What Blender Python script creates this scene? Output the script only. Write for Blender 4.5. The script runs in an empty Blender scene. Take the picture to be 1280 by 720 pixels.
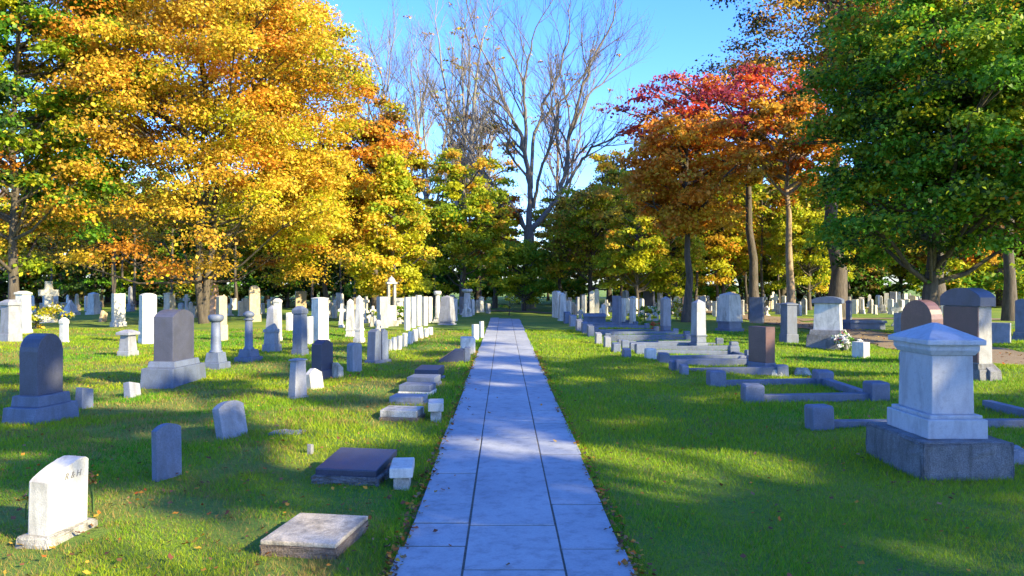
import bpy, bmesh, math, random
import numpy as np
from mathutils import Vector, Matrix

R = math.radians
F = 1000.0          # focal length in photograph pixels
CAM_H = 1.7
VPX, HZ = 630.0, 355.0
SC = bpy.context.scene
COL = SC.collection
random.seed(7)

# ------------------------------------------------------------------ ground relief
def gz(x, y):
    x = np.asarray(x, float); y = np.asarray(y, float)
    w = np.clip((np.abs(x - 0.05) - 0.75) / 1.5, 0, 1)
    h = 0.030*np.sin(x*0.9+0.3*y+1.0) + 0.025*np.sin(0.55*y-0.7*x) + 0.016*np.sin(1.9*x+1.3*y) + 0.012*np.sin(2.7*y-1.1*x+2)
    return h*w - 0.004

def ground_pt(px, py):
    Y = F*CAM_H/(py-HZ)
    return (px-VPX)/F*Y, Y

# ------------------------------------------------------------------ materials
def new_mat(name):
    m = bpy.data.materials.new(name); m.use_nodes = True
    nt = m.node_tree; nt.nodes.clear()
    return m, nt.nodes, nt.links

def N(ns, t, **kw):
    n = ns.new(t)
    for k, v in kw.items():
        setattr(n, k, v)
    return n

def mixc(ns, ln, fac, a, b, blend='MIX'):
    n = ns.new('ShaderNodeMix'); n.data_type = 'RGBA'; n.blend_type = blend
    for sock, v in ((n.inputs[0], fac), (n.inputs[6], a), (n.inputs[7], b)):
        if hasattr(v, 'is_output'): ln.new(v, sock)
        elif isinstance(v, (int, float)): sock.default_value = v
        else: sock.default_value = (*v, 1)
    return n.outputs[2]

def ramp(ns, ln, src, a, b):
    n = ns.new('ShaderNodeMapRange'); n.clamp = True
    n.inputs[1].default_value = a; n.inputs[2].default_value = b
    ln.new(src, n.inputs[0]); return n.outputs[0]

def noise(ns, ln, vec, scale, detail=4, rough=0.55, dist=0.0):
    n = ns.new('ShaderNodeTexNoise'); n.inputs['Scale'].default_value = scale
    n.inputs['Detail'].default_value = detail; n.inputs['Roughness'].default_value = rough
    n.inputs['Distortion'].default_value = dist
    ln.new(vec, n.inputs['Vector']); return n.outputs[0]

def stone_mat(name, c, c2, rough=0.75, speck=0.25, stain=(0.10, 0.10, 0.085), stain_amt=0.5, bump=0.25, sscale=1.0):
    m, ns, ln = new_mat(name)
    tc = N(ns, 'ShaderNodeTexCoord'); oi = N(ns, 'ShaderNodeObjectInfo')
    add = N(ns, 'ShaderNodeVectorMath', operation='MULTIPLY_ADD')
    comb = N(ns, 'ShaderNodeCombineXYZ')
    mm = N(ns, 'ShaderNodeMath', operation='MULTIPLY'); mm.inputs[1].default_value = 37.0
    ln.new(oi.outputs['Random'], mm.inputs[0])
    for i in range(3): ln.new(mm.outputs[0], comb.inputs[i])
    add.inputs[1].default_value = (1, 1, 1)
    ln.new(tc.outputs['Object'], add.inputs[0]); ln.new(comb.outputs[0], add.inputs[2])
    v = add.outputs[0]
    mp = N(ns, 'ShaderNodeMapping'); mp.inputs['Scale'].default_value = (1, 1, 0.28); ln.new(v, mp.inputs[0])
    big = noise(ns, ln, v, 4.0*sscale, 6, 0.62, 0.4)
    fine = noise(ns, ln, v, 95*sscale, 3, 0.7)
    streak = noise(ns, ln, mp.outputs[0], 7.0*sscale, 7, 0.65, 0.6)
    lich = noise(ns, ln, v, 17*sscale, 5, 0.6)
    base = mixc(ns, ln, ramp(ns, ln, big, 0.32, 0.68), c, c2)
    sp = ramp(ns, ln, fine, 0.42, 0.62)
    base = mixc(ns, ln, sp, base, mixc(ns, ln, 1.0, base, (1-speck,)*3, 'MULTIPLY'))
    st = N(ns, 'ShaderNodeMath', operation='MULTIPLY'); ln.new(ramp(ns, ln, streak, 0.47, 0.66), st.inputs[0]); st.inputs[1].default_value = stain_amt
    base = mixc(ns, ln, st.outputs[0], base, stain)
    st2 = N(ns, 'ShaderNodeMath', operation='MULTIPLY'); ln.new(ramp(ns, ln, lich, 0.56, 0.66), st2.inputs[0]); st2.inputs[1].default_value = stain_amt*0.7
    base = mixc(ns, ln, st2.outputs[0], base, tuple(0.6*x+0.02 for x in c2))
    # brightness a little different from stone to stone
    hv = N(ns, 'ShaderNodeMapRange'); hv.inputs[3].default_value = 0.86; hv.inputs[4].default_value = 1.08
    ln.new(oi.outputs['Random'], hv.inputs[0])
    sc = N(ns, 'ShaderNodeVectorMath', operation='SCALE'); ln.new(base, sc.inputs[0]); ln.new(hv.outputs[0], sc.inputs['Scale'])
    bs = N(ns, 'ShaderNodeBsdfPrincipled'); bs.inputs['Roughness'].default_value = rough
    ln.new(sc.outputs[0], bs.inputs['Base Color'])
    bp = N(ns, 'ShaderNodeBump'); bp.inputs['Strength'].default_value = bump; bp.inputs['Distance'].default_value = 0.02
    ms = N(ns, 'ShaderNodeMath', operation='ADD'); ln.new(fine, ms.inputs[0]); ln.new(lich, ms.inputs[1])
    ln.new(ms.outputs[0], bp.inputs['Height']); ln.new(bp.outputs[0], bs.inputs['Normal'])
    o = N(ns, 'ShaderNodeOutputMaterial'); ln.new(bs.outputs[0], o.inputs[0])
    return m

MAT = {}
MAT['white'] = stone_mat('white marble', (0.66, 0.65, 0.61), (0.50, 0.49, 0.45), 0.6, 0.15, (0.17, 0.17, 0.15), 0.6)
MAT['mottled'] = stone_mat('lichened marble', (0.62, 0.60, 0.55), (0.34, 0.33, 0.29), 0.8, 0.35, (0.09, 0.09, 0.075), 0.8, 0.5)
MAT['pale'] = stone_mat('pale granite', (0.30, 0.32, 0.37), (0.225, 0.24, 0.285), 0.65, 0.25, (0.12, 0.12, 0.12), 0.5)
MAT['bluewhite'] = stone_mat('smooth pale blue marble', (0.44, 0.47, 0.53), (0.37, 0.40, 0.46), 0.65, 0.10, (0.20, 0.21, 0.23), 0.5, 0.15)
MAT['cream'] = stone_mat('cream lichened slab', (0.66, 0.58, 0.45), (0.42, 0.37, 0.29), 0.85, 0.35, (0.12, 0.11, 0.09), 0.75, 0.6)
MAT['blue'] = stone_mat('blue grey granite', (0.14, 0.175, 0.26), (0.10, 0.13, 0.20), 0.55, 0.3, (0.07, 0.075, 0.085), 0.5)
MAT['grey'] = stone_mat('grey granite', (0.30, 0.31, 0.335), (0.22, 0.23, 0.25), 0.7, 0.35, (0.10, 0.10, 0.09), 0.55)
MAT['rough'] = stone_mat('rough granite', (0.27, 0.28, 0.31), (0.17, 0.18, 0.20), 0.85, 0.45, (0.06, 0.06, 0.055), 0.75, 0.9)
MAT['dark'] = stone_mat('dark granite', (0.05, 0.06, 0.115), (0.035, 0.042, 0.08), 0.4, 0.35, (0.04, 0.04, 0.05), 0.3, 0.08)
MAT['slate'] = stone_mat('slate granite', (0.085, 0.092, 0.14), (0.06, 0.066, 0.10), 0.4, 0.35, (0.05, 0.05, 0.06), 0.5, 0.12)
MAT['red'] = stone_mat('red granite', (0.16, 0.085, 0.085), (0.11, 0.06, 0.062), 0.4, 0.35, (0.07, 0.05, 0.05), 0.4, 0.1)
MAT['tan'] = stone_mat('tan sandstone', (0.56, 0.46, 0.32), (0.44, 0.35, 0.23), 0.85, 0.2, (0.18, 0.14, 0.09), 0.5)
MAT['pink'] = stone_mat('pink granite', (0.62, 0.40, 0.30), (0.52, 0.33, 0.25), 0.6, 0.25, (0.2, 0.14, 0.12), 0.35)
MAT['brown'] = stone_mat('brown rough stone', (0.30, 0.23, 0.17), (0.20, 0.155, 0.12), 0.9, 0.4, (0.08, 0.06, 0.05), 0.6, 0.9)

def slab_mat():
    m, ns, ln = new_mat('bluestone paving')
    tc = N(ns, 'ShaderNodeTexCoord'); v = tc.outputs['Object']
    geo = N(ns, 'ShaderNodeNewGeometry')
    big = noise(ns, ln, v, 1.3, 6, 0.6, 0.3); fine = noise(ns, ln, v, 60, 4, 0.7); mid = noise(ns, ln, v, 9, 6, 0.65)
    base = mixc(ns, ln, ramp(ns, ln, big, 0.3, 0.7), (0.27, 0.30, 0.34), (0.39, 0.415, 0.45))
    base = mixc(ns, ln, ramp(ns, ln, geo.outputs['Random Per Island'], 0, 1), mixc(ns, ln, 1.0, base, (0.86, 0.87, 0.90), 'MULTIPLY'), base)
    base = mixc(ns, ln, ramp(ns, ln, mid, 0.48, 0.7), base, mixc(ns, ln, 1.0, base, (0.68, 0.69, 0.70), 'MULTIPLY'))
    base = mixc(ns, ln, ramp(ns, ln, fine, 0.45, 0.65), base, mixc(ns, ln, 1.0, base, (0.86, 0.86, 0.86), 'MULTIPLY'))
    bs = N(ns, 'ShaderNodeBsdfPrincipled'); bs.inputs['Roughness'].default_value = 0.72
    ln.new(base, bs.inputs['Base Color'])
    bp = N(ns, 'ShaderNodeBump'); bp.inputs['Strength'].default_value = 0.22; bp.inputs['Distance'].default_value = 0.01
    ms = N(ns, 'ShaderNodeMath', operation='ADD'); ln.new(fine, ms.inputs[0]); ln.new(mid, ms.inputs[1])
    ln.new(ms.outputs[0], bp.inputs['Height']); ln.new(bp.outputs[0], bs.inputs['Normal'])
    o = N(ns, 'ShaderNodeOutputMaterial'); ln.new(bs.outputs[0], o.inputs[0])
    return m

def soil_mat(name, a, b):
    m, ns, ln = new_mat(name)
    tc = N(ns, 'ShaderNodeTexCoord'); v = tc.outputs['Object']
    n1 = noise(ns, ln, v, 1.1, 6, 0.65); n2 = noise(ns, ln, v, 30, 5, 0.7)
    base = mixc(ns, ln, ramp(ns, ln, n1, 0.3, 0.7), a, b)
    base = mixc(ns, ln, ramp(ns, ln, n2, 0.4, 0.7), base, mixc(ns, ln, 1.0, base, (0.55, 0.5, 0.45), 'MULTIPLY'))
    bs = N(ns, 'ShaderNodeBsdfPrincipled'); bs.inputs['Roughness'].default_value = 0.95
    ln.new(base, bs.inputs['Base Color'])
    bp = N(ns, 'ShaderNodeBump'); bp.inputs['Strength'].default_value = 0.6; bp.inputs['Distance'].default_value = 0.03
    ln.new(n2, bp.inputs['Height']); ln.new(bp.outputs[0], bs.inputs['Normal'])
    o = N(ns, 'ShaderNodeOutputMaterial'); ln.new(bs.outputs[0], o.inputs[0])
    return m

def turf_mat():
    m, ns, ln = new_mat('lawn turf')
    tc = N(ns, 'ShaderNodeTexCoord'); v = tc.outputs['Object']
    n1 = noise(ns, ln, v, 0.35, 5, 0.6); n2 = noise(ns, ln, v, 2.6, 6, 0.7); n3 = noise(ns, ln, v, 45, 4, 0.75); n4 = noise(ns, ln, v, 9, 5, 0.7)
    base = mixc(ns, ln, ramp(ns, ln, n1, 0.35, 0.65), (0.075, 0.22, 0.012), (0.27, 0.33, 0.016))
    base = mixc(ns, ln, ramp(ns, ln, n2, 0.55, 0.78), base, (0.25, 0.21, 0.055))
    base = mixc(ns, ln, ramp(ns, ln, n4, 0.5, 0.7), base, mixc(ns, ln, 1.0, base, (0.66, 0.72, 0.6), 'MULTIPLY'))
    base = mixc(ns, ln, ramp(ns, ln, n3, 0.4, 0.68), base, mixc(ns, ln, 1.0, base, (0.5, 0.55, 0.45), 'MULTIPLY'))
    bs = N(ns, 'ShaderNodeBsdfPrincipled'); bs.inputs['Roughness'].default_value = 0.9
    ln.new(base, bs.inputs['Base Color'])
    bp = N(ns, 'ShaderNodeBump'); bp.inputs['Strength'].default_value = 0.9; bp.inputs['Distance'].default_value = 0.05
    ms = N(ns, 'ShaderNodeMath', operation='ADD'); ln.new(n3, ms.inputs[0]); ln.new(n4, ms.inputs[1])
    ln.new(ms.outputs[0], bp.inputs['Height']); ln.new(bp.outputs[0], bs.inputs['Normal'])
    o = N(ns, 'ShaderNodeOutputMaterial'); ln.new(bs.outputs[0], o.inputs[0])
    return m

def leaf_mat(name, transl=0.42, rough=0.5):
    m, ns, ln = new_mat(name)
    at = N(ns, 'ShaderNodeAttribute'); at.attribute_name = 'Col'
    bs = N(ns, 'ShaderNodeBsdfPrincipled'); bs.inputs['Roughness'].default_value = rough
    bs.inputs['Specular IOR Level'].default_value = 0.3
    tr = N(ns, 'ShaderNodeBsdfTranslucent')
    ln.new(at.outputs['Color'], bs.inputs['Base Color']); ln.new(at.outputs['Color'], tr.inputs['Color'])
    mx = N(ns, 'ShaderNodeMixShader'); mx.inputs[0].default_value = transl
    ln.new(bs.outputs[0], mx.inputs[1]); ln.new(tr.outputs[0], mx.inputs[2])
    o = N(ns, 'ShaderNodeOutputMaterial'); ln.new(mx.outputs[0], o.inputs[0])
    return m

def bark_mat(name, a, b):
    m, ns, ln = new_mat(name)
    tc = N(ns, 'ShaderNodeTexCoord')
    mp = N(ns, 'ShaderNodeMapping'); mp.inputs['Scale'].default_value = (6, 6, 1.1); ln.new(tc.outputs['Object'], mp.inputs[0])
    n1 = noise(ns, ln, mp.outputs[0], 2.2, 7, 0.7, 0.5); n2 = noise(ns, ln, tc.outputs['Object'], 1.1, 4, 0.6)
    base = mixc(ns, ln, ramp(ns, ln, n1, 0.36, 0.62), a, b)
    base = mixc(ns, ln, ramp(ns, ln, n2, 0.5, 0.7), base, mixc(ns, ln, 1.0, base, (0.75, 0.85, 0.7), 'MULTIPLY'))
    bs = N(ns, 'ShaderNodeBsdfPrincipled'); bs.inputs['Roughness'].default_value = 0.9
    ln.new(base, bs.inputs['Base Color'])
    bp = N(ns, 'ShaderNodeBump'); bp.inputs['Strength'].default_value = 0.8; bp.inputs['Distance'].default_value = 0.04
    ln.new(n1, bp.inputs['Height']); ln.new(bp.outputs[0], bs.inputs['Normal'])
    o = N(ns, 'ShaderNodeOutputMaterial'); ln.new(bs.outputs[0], o.inputs[0])
    return m

MAT['paving'] = slab_mat()
MAT['joint'] = soil_mat('joint soil', (0.10, 0.10, 0.09), (0.15, 0.14, 0.12))
MAT['track'] = soil_mat('leafy dirt track', (0.20, 0.15, 0.085), (0.29, 0.22, 0.13))
MAT['turf'] = turf_mat()
MAT['leaf'] = leaf_mat('autumn leaves', 0.5)
MAT['blade'] = leaf_mat('grass blades', 0.45, 0.6)
MAT['litter'] = leaf_mat('dry leaves', 0.2, 0.7)
MAT['petal'] = leaf_mat('flower petals', 0.25, 0.6)
MAT['bark'] = bark_mat('dark bark', (0.045, 0.037, 0.03), (0.105, 0.088, 0.072))
MAT['barkgrey'] = bark_mat('grey bark', (0.14, 0.13, 0.125), (0.30, 0.27, 0.24))
MAT['barktan'] = bark_mat('tan bark', (0.16, 0.115, 0.075), (0.36, 0.26, 0.17))
MAT['barkmid'] = bark_mat('brown bark', (0.085, 0.075, 0.066), (0.19, 0.165, 0.14))
MAT['ink'] = stone_mat('worn lettering', (0.15, 0.15, 0.16), (0.24, 0.24, 0.24), 0.9, 0.3)
MAT['letterbrown'] = stone_mat('brown painted rail', (0.2, 0.16, 0.12), (0.15, 0.12, 0.1), 0.8, 0.3)

# ------------------------------------------------------------------ object helpers
def tag(o, label=None, cat=None, group=None, kind=None):
    if label: o['label'] = label
    if cat: o['category'] = cat
    if group: o['group'] = group
    if kind: o['kind'] = kind
    return o

def empty(name, loc, rz=0.0, tilt=(0, 0)):
    o = bpy.data.objects.new(name, None); COL.objects.link(o)
    o.empty_display_size = 0.2
    o.location = loc; o.rotation_euler = (R(tilt[0]), R(tilt[1]), rz)
    return o

def link_mesh(name, me, mat, parent=None):
    o = bpy.data.objects.new(name, me); COL.objects.link(o)
    if mat is not None and len(me.materials) == 0: me.materials.append(mat)
    if parent is not None: o.parent = parent
    return o

def mesh_np(name, V, quads, col=None, smooth=False, tris=None):
    me = bpy.data.meshes.new(name)
    V = np.ascontiguousarray(V, np.float32)
    nq = 0 if quads is None else len(quads); nt = 0 if tris is None else len(tris)
    me.vertices.add(len(V)); me.vertices.foreach_set('co', V.ravel())
    idx = []; starts = []; tot = []
    if nq: idx.append(np.asarray(quads, np.int32).ravel()); starts.append(np.arange(nq)*4); tot.append(np.full(nq, 4))
    if nt: idx.append(np.asarray(tris, np.int32).ravel()); starts.append(nq*4+np.arange(nt)*3); tot.append(np.full(nt, 3))
    idx = np.concatenate(idx); starts = np.concatenate(starts).astype(np.int32)
    me.loops.add(len(idx)); me.loops.foreach_set('vertex_index', idx.astype(np.int32))
    me.polygons.add(nq+nt); me.polygons.foreach_set('loop_start', starts)
    if smooth: me.polygons.foreach_set('use_smooth', np.ones(nq+nt, bool))
    me.update(calc_edges=True)
    if col is not None:
        a = me.attributes.new('Col', 'FLOAT_COLOR', 'FACE')
        c4 = np.ones((nq+nt, 4), np.float32); c4[:, :3] = col
        a.data.foreach_set('color', c4.ravel())
    return me

class MB:
    """collects solid shapes for ONE mesh object"""
    def __init__(s): s.bm = bmesh.new()
    def _bev(s, faces, b):
        if b > 0:
            es = list({e for f in faces for e in f.edges})
            bmesh.ops.bevel(s.bm, geom=es, offset=b, segments=2, affect='EDGES', profile=0.6, clamp_overlap=True)
    def frustum(s, w0, d0, w1, d1, z0, z1, b=0.008, c=(0, 0), c1=None):
        c1 = c1 or c
        P = []
        for (w, d, z, cc) in ((w0, d0, z0, c), (w1, d1, z1, c1)):
            for sx, sy in ((-1, -1), (1, -1), (1, 1), (-1, 1)):
                P.append(s.bm.verts.new((cc[0]+sx*w/2, cc[1]+sy*d/2, z)))
        fs = [s.bm.faces.new(P[3::-1]), s.bm.faces.new(P[4:8])]
        for i in range(4):
            j = (i+1) % 4
            fs.append(s.bm.faces.new((P[i], P[j], P[4+j], P[4+i])))
        s._bev(fs, b); return s
    def box(s, w, d, z0, z1, b=0.008, c=(0, 0)):
        return s.frustum(w, d, w, d, z0, z1, b, c)
    def prism(s, prof, d, b=0.008, y=0.0):
        n = len(prof)
        A = [s.bm.verts.new((x, y-d/2, z)) for x, z in prof]; B = [s.bm.verts.new((x, y+d/2, z)) for x, z in prof]
        fs = [s.bm.faces.new(A), s.bm.faces.new(B[::-1])]
        for i in range(n):
            j = (i+1) % n
            fs.append(s.bm.faces.new((A[j], A[i], B[i], B[j])))
        if b > 0:
            es = list({e for f in fs[:2] for e in f.edges})
            bmesh.ops.bevel(s.bm, geom=es, offset=b, segments=2, affect='EDGES', profile=0.6, clamp_overlap=True)
        return s
    def lathe(s, prof, n=20, c=(0, 0)):
        rings = []
        for r, z in prof:
            rings.append([s.bm.verts.new((c[0]+r*math.cos(2*math.pi*i/n), c[1]+r*math.sin(2*math.pi*i/n), z)) for i in range(n)])
        for a, b_ in zip(rings, rings[1:]):
            for i in range(n):
                f = s.bm.faces.new((a[i], a[(i+1) % n], b_[(i+1) % n], b_[i])); f.smooth = True
        s.bm.faces.new(rings[0][::-1]); s.bm.faces.new(rings[-1]); return s
    def rough(s, amp, cuts=3, seed=0):
        rr = random.Random(seed)
        bmesh.ops.subdivide_edges(s.bm, edges=s.bm.edges[:], cuts=cuts, use_grid_fill=True)
        for v in s.bm.verts:
            v.co += Vector((rr.uniform(-amp, amp), rr.uniform(-amp, amp), rr.uniform(-amp, amp)*0.7))
        return s
    def build(s, name, mat, parent=None):
        bmesh.ops.recalc_face_normals(s.bm, faces=s.bm.faces[:])
        me = bpy.data.meshes.new(name); s.bm.to_mesh(me); s.bm.free()
        return link_mesh(name, me, MAT[mat], parent)

# profiles in the XZ plane
def prof_top(w, h, kind, z0=0.0):
    hw = w/2; P = [(-hw, z0), (hw, z0)]
    if kind == 'flat': P += [(hw, h), (-hw, h)]
    elif kind == 'round':
        zc = h-hw
        for i in range(13): a = math.pi*i/12; P.append((hw*math.cos(a), zc+hw*math.sin(a)))
    elif kind == 'seg':
        rise = w*0.16; zs = h-rise
        for i in range(9): t = 1-2*i/8; P.append((hw*t, zs+rise*(1-t*t)))
    elif kind == 'gable': P += [(hw, h-w*0.28), (0, h), (-hw, h-w*0.28)]
    elif kind == 'serp':
        rise = w*0.2; zs = h-rise
        for i in range(13):
            t = 1-2*i/12; P.append((hw*t, zs+rise*(0.5+0.5*math.cos(math.pi*t))))
    elif kind == 'slant':    # one shoulder high, sweeping down to the other
        for i in range(11):
            t = i/10; P.append((hw-w*t, h-0.04*w*t*0-w*0.30*(0.5-0.5*math.cos(math.pi*max(0, (t-0.18)/0.82)))*0.9 - 0.03*w*(1 if i == 0 else 0)))
    return P

STONES = []
def stone(px, py, wpx, hpx, kind, mat, label, cat='headstone', yaw=None, r=0.4, tilt=(0, 0), group=None, mat2=None, name=None, **kw):
    """place a stone whose picture footprint is wpx wide with its nearest foot at (px, py)"""
    X, Y = ground_pt(px, py)
    if yaw is None:
        yaw = (76 if X < 0 else -76)+random.uniform(-7, 7)
    beta = R(yaw)-math.atan2(-X, Y)
    a, b = abs(math.cos(beta)), abs(math.sin(beta))
    Wm = wpx*Y/F
    w = Wm/(a+r*b)
    d = r*w
    half = (w*b+d*a)/2
    Yc = Y+half*0.85
    Xc = (px-VPX)/F*Yc
    Wm = wpx*Yc/F; w = Wm/(a+r*b); d = r*w
    # height: the top stands over the middle of the foot
    h = hpx*Y/F
    if h > 0.25: h = CAM_H-(HZ is None or (py-hpx-HZ))*Yc/F
    h = max(h, 0.06)
    z = float(gz(Xc, Yc))-0.01
    o = BUILD[kind](w, d, h, mat, mat2 or mat, (Xc, Yc, z), R(yaw), tilt, name, **kw)
    tag(o, label, cat, group)
    STONES.append((Xc, Yc, max(w, d)*0.6))
    return o

def single(mb, name, mat, loc, rz, tilt):
    o = mb.build(name, mat); o.location = loc; o.rotation_euler = (R(tilt[0]), R(tilt[1]), rz); return o

def k_tablet(w, d, h, mat, mat2, loc, rz, tilt, name, top='flat', base=0.0, bev=None, flare=1.25):
    bev = bev if bev is not None else min(0.012, d*0.12)
    if base <= 0:
        return single(MB().prism(prof_top(w, h, top, -0.06), d, bev), name or 'headstone', mat, loc, rz, tilt)
    e = empty(name or 'headstone', loc, rz, tilt)
    hb = h*base
    MB().frustum(w, d, w*0.97, d*0.95, -0.06, hb, bev).build('base', mat2, e)
    wt, dt = w/flare, d/flare
    MB().prism(prof_top(wt, h, top, hb-0.004), dt, bev).build('tablet', mat, e)
    return e

def k_block(w, d, h, mat, mat2, loc, rz, tilt, name, tiers=((1.0, 0.13), (0.84, 0.1)), die=0.66, cap='seg', taper=0.97, capmat=None, caph=0.13, panel=None):
    e = empty(name or 'block_monument', loc, rz, tilt)
    z = -0.05
    for i, (k, hh) in enumerate(tiers):
        z1 = (0 if z < 0 else z)+h*hh
        MB().frustum(w*k, d*(k*0.6+0.4), w*k*0.95, d*(k*0.6+0.4)*0.94, z, z1, 0.012).build('base', mat2 if i == 0 else mat2, e)
        z = z1
    wd, dd = w*die, d*(die*0.75+0.12)
    if cap in ('seg', 'round', 'serp', 'flat', 'gable'):
        P = prof_top(wd, h, cap, z-0.003)
        MB().prism(P, dd, 0.012).build('die', mat, e)
    else:
        hc = h*caph
        if panel:
            pm = MB().box(wd*0.97, 0.03, z+0.02, h-hc-0.01, 0.006, (0, -dd/2)); pm.build('polished_face', panel, e)
        MB().frustum(wd, dd, wd*taper, dd*taper, z-0.003, h-hc, 0.01).build('die', mat, e)
        m = MB()
        if cap == 'pyramid':
            m.box(wd*1.13, dd*1.18, h-hc, h-hc*0.55, 0.01); m.frustum(wd*1.11, dd*1.16, 0.03, 0.03, h-hc*0.552, h, 0.004)
        elif cap == 'dome':
            ww = wd*1.12
            m.prism([(-ww/2, h-hc), (ww/2, h-hc)]+[(ww/2*t, h-hc*0.75+hc*0.75*math.sqrt(max(0, 1-t*t*0.9))) for t in (1, .9, .7, .45, .2, 0, -.2, -.45, -.7, -.9, -1)], dd*1.2, 0.01)
        else:
            m.box(wd*1.15, dd*1.2, h-hc, h, 0.015)
        m.build('cap', capmat or mat, e)
    return e

def k_obelisk(w, d, h, mat, mat2, loc, rz, tilt, name, hb=0.3, sw=0.55, tip=0.7):
    e = empty(name or 'obelisk', loc, rz, tilt)
    q = h*hb
    MB().frustum(w, w*0.95, w*0.96, w*0.9, -0.05, q*0.35, 0.01).build('base', mat2, e)
    m = MB(); m.frustum(w*0.8, w*0.78, w*0.76, w*0.74, q*0.347, q*0.86, 0.0165); m.box(w*0.86, w*0.84, q*0.86, q, 0.006)
    m.build('plinth', mat2, e)
    m = MB(); m.frustum(w*sw, w*sw, w*sw*tip, w*sw*tip, q-0.003, h*0.93, 0.006); m.frustum(w*sw*tip, w*sw*tip, 0.02, 0.02, h*0.931, h, 0.002)
    m.build('shaft', mat, e)
    return e

def k_column(w, d, h, mat, mat2, loc, rz, tilt, name, hb=0.28, top='cap', sr=0.22):
    e = empty(name or 'column_monument', loc, rz, tilt)
    q = h*hb
    MB().frustum(w, w, w*0.95, w*0.95, -0.05, q*0.4, 0.012).build('base', mat2, e)
    m = MB(); m.frustum(w*0.74, w*0.74, w*0.62, w*0.62, q*0.397, q, 0.01); m.build('plinth', mat2, e)
    r0 = w*sr; zt = h*(0.86 if top == 'cap' else 0.8)
    MB().lathe([(r0*1.35, q-0.003), (r0*1.3, q+0.02*h), (r0, q+0.05*h), (r0*0.95, (q+zt)/2), (r0*0.86, zt)], 18).build('shaft', mat, e)
    m = MB()
    if top == 'cap':
        m.lathe([(r0*0.9, zt-0.002), (r0*1.35, zt+0.03*h), (r0*1.5, zt+0.06*h), (r0*1.5, h*0.975), (r0*1.2, h)], 18)
    elif top == 'ball':
        m.lathe([(r0*0.86, zt-0.002), (r0*1.25, zt+0.02*h), (r0*1.1, zt+0.04*h)]+[(max(0.01, r0*1.4*math.sin(a)), (zt+h)/2+0.02*h-(h-zt-0.05*h)/2*math.cos(a)) for a in np.linspace(0.5, 3.05, 9)], 16)
    elif top == 'urn':
        m.lathe([(r0*0.86, zt-0.002), (r0*1.4, zt+0.015*h), (r0*1.3, zt+0.03*h), (r0*0.5, zt+0.05*h), (r0*1.2, zt+0.10*h), (r0*1.25, zt+0.14*h), (r0*0.7, zt+0.165*h), (r0*0.3, h-0.01*h), (0.01, h)], 16)
    m.build('capital' if top == 'cap' else ('urn' if top == 'urn' else 'ball_finial'), mat, e)
    return e

def k_cross(w, d, h, mat, mat2, loc, rz, tilt, name, arm=0.72, sw=0.34, hb=0.16):
    e = empty(name or 'stone_cross', loc, rz, tilt)
    q = h*hb
    m = MB(); m.frustum(w*0.8, w*0.7, w*0.74, w*0.64, -0.05, q*0.55, 0.012); m.frustum(w*0.58, w*0.5, w*0.5, w*0.44, q*0.548, q, 0.01); m.build('base', mat2, e)
    s = w*sw/2; a = w/2; t = s
    za = h*arm
    P = [(-s*1.15, q-0.003), (s*1.15, q-0.003), (s, za-t), (a, za-t), (a, za+t), (s, za+t), (s, h), (-s, h), (-s, za+t), (-a, za+t), (-a, za-t), (-s, za-t)]
    MB().prism(P, max(0.1, w*sw*0.8), 0.0165).build('cross', mat, e)
    return e

def k_pillar(w, d, h, mat, mat2, loc, rz, tilt, name, cap=0.1, hb=0.1, taper=0.94, over=1.12):
    e = empty(name or 'pillar_monument', loc, rz, tilt)
    MB().frustum(w, d, w*0.96, d*0.96, -0.05, h*hb, 0.012).build('base', mat2, e)
    ws, ds = w*0.84, d*0.84
    MB().frustum(ws, ds, ws*taper, ds*taper, h*hb-0.003, h*(1-cap), 0.01).build('shaft', mat, e)
    m = MB(); m.box(ws*over, ds*over, h*(1-cap), h*(1-cap*0.45), 0.0165); m.frustum(ws*over*0.97, ds*over*0.97, ws*0.4, ds*0.4, h*(1-cap*0.452), h, 0.006); m.build('cap', mat, e)
    return e

def k_stub(w, d, h, mat, mat2, loc, rz, tilt, name, slope=0.12):
    m = MB(); m.frustum(w, d, w*0.94, d*0.9, -0.05, h, min(0.015, d*0.12))
    for v in m.bm.verts:
        if v.co.z > h*0.6: v.co.z -= slope*h*(0.5+v.co.x/w)
    return single(m, name or 'footstone', mat, loc, rz, tilt)

def k_pyramid(w, d, h, mat, mat2, loc, rz, tilt, name):
    e = empty(name or 'pointed_monument', loc, rz, tilt)
    MB().frustum(w, w*0.9, w*0.95, w*0.85, -0.05, h*0.22, 0.01).build('base', mat2, e)
    MB().frustum(w*0.8, w*0.7, w*0.12, w*0.1, h*0.217, h, 0.012).build('spire', mat, e)
    return e

BUILD = dict(tablet=k_tablet, block=k_block, obelisk=k_obelisk, column=k_column, cross=k_cross, pillar=k_pillar, stub=k_stub, pyramid=k_pyramid)

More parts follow.
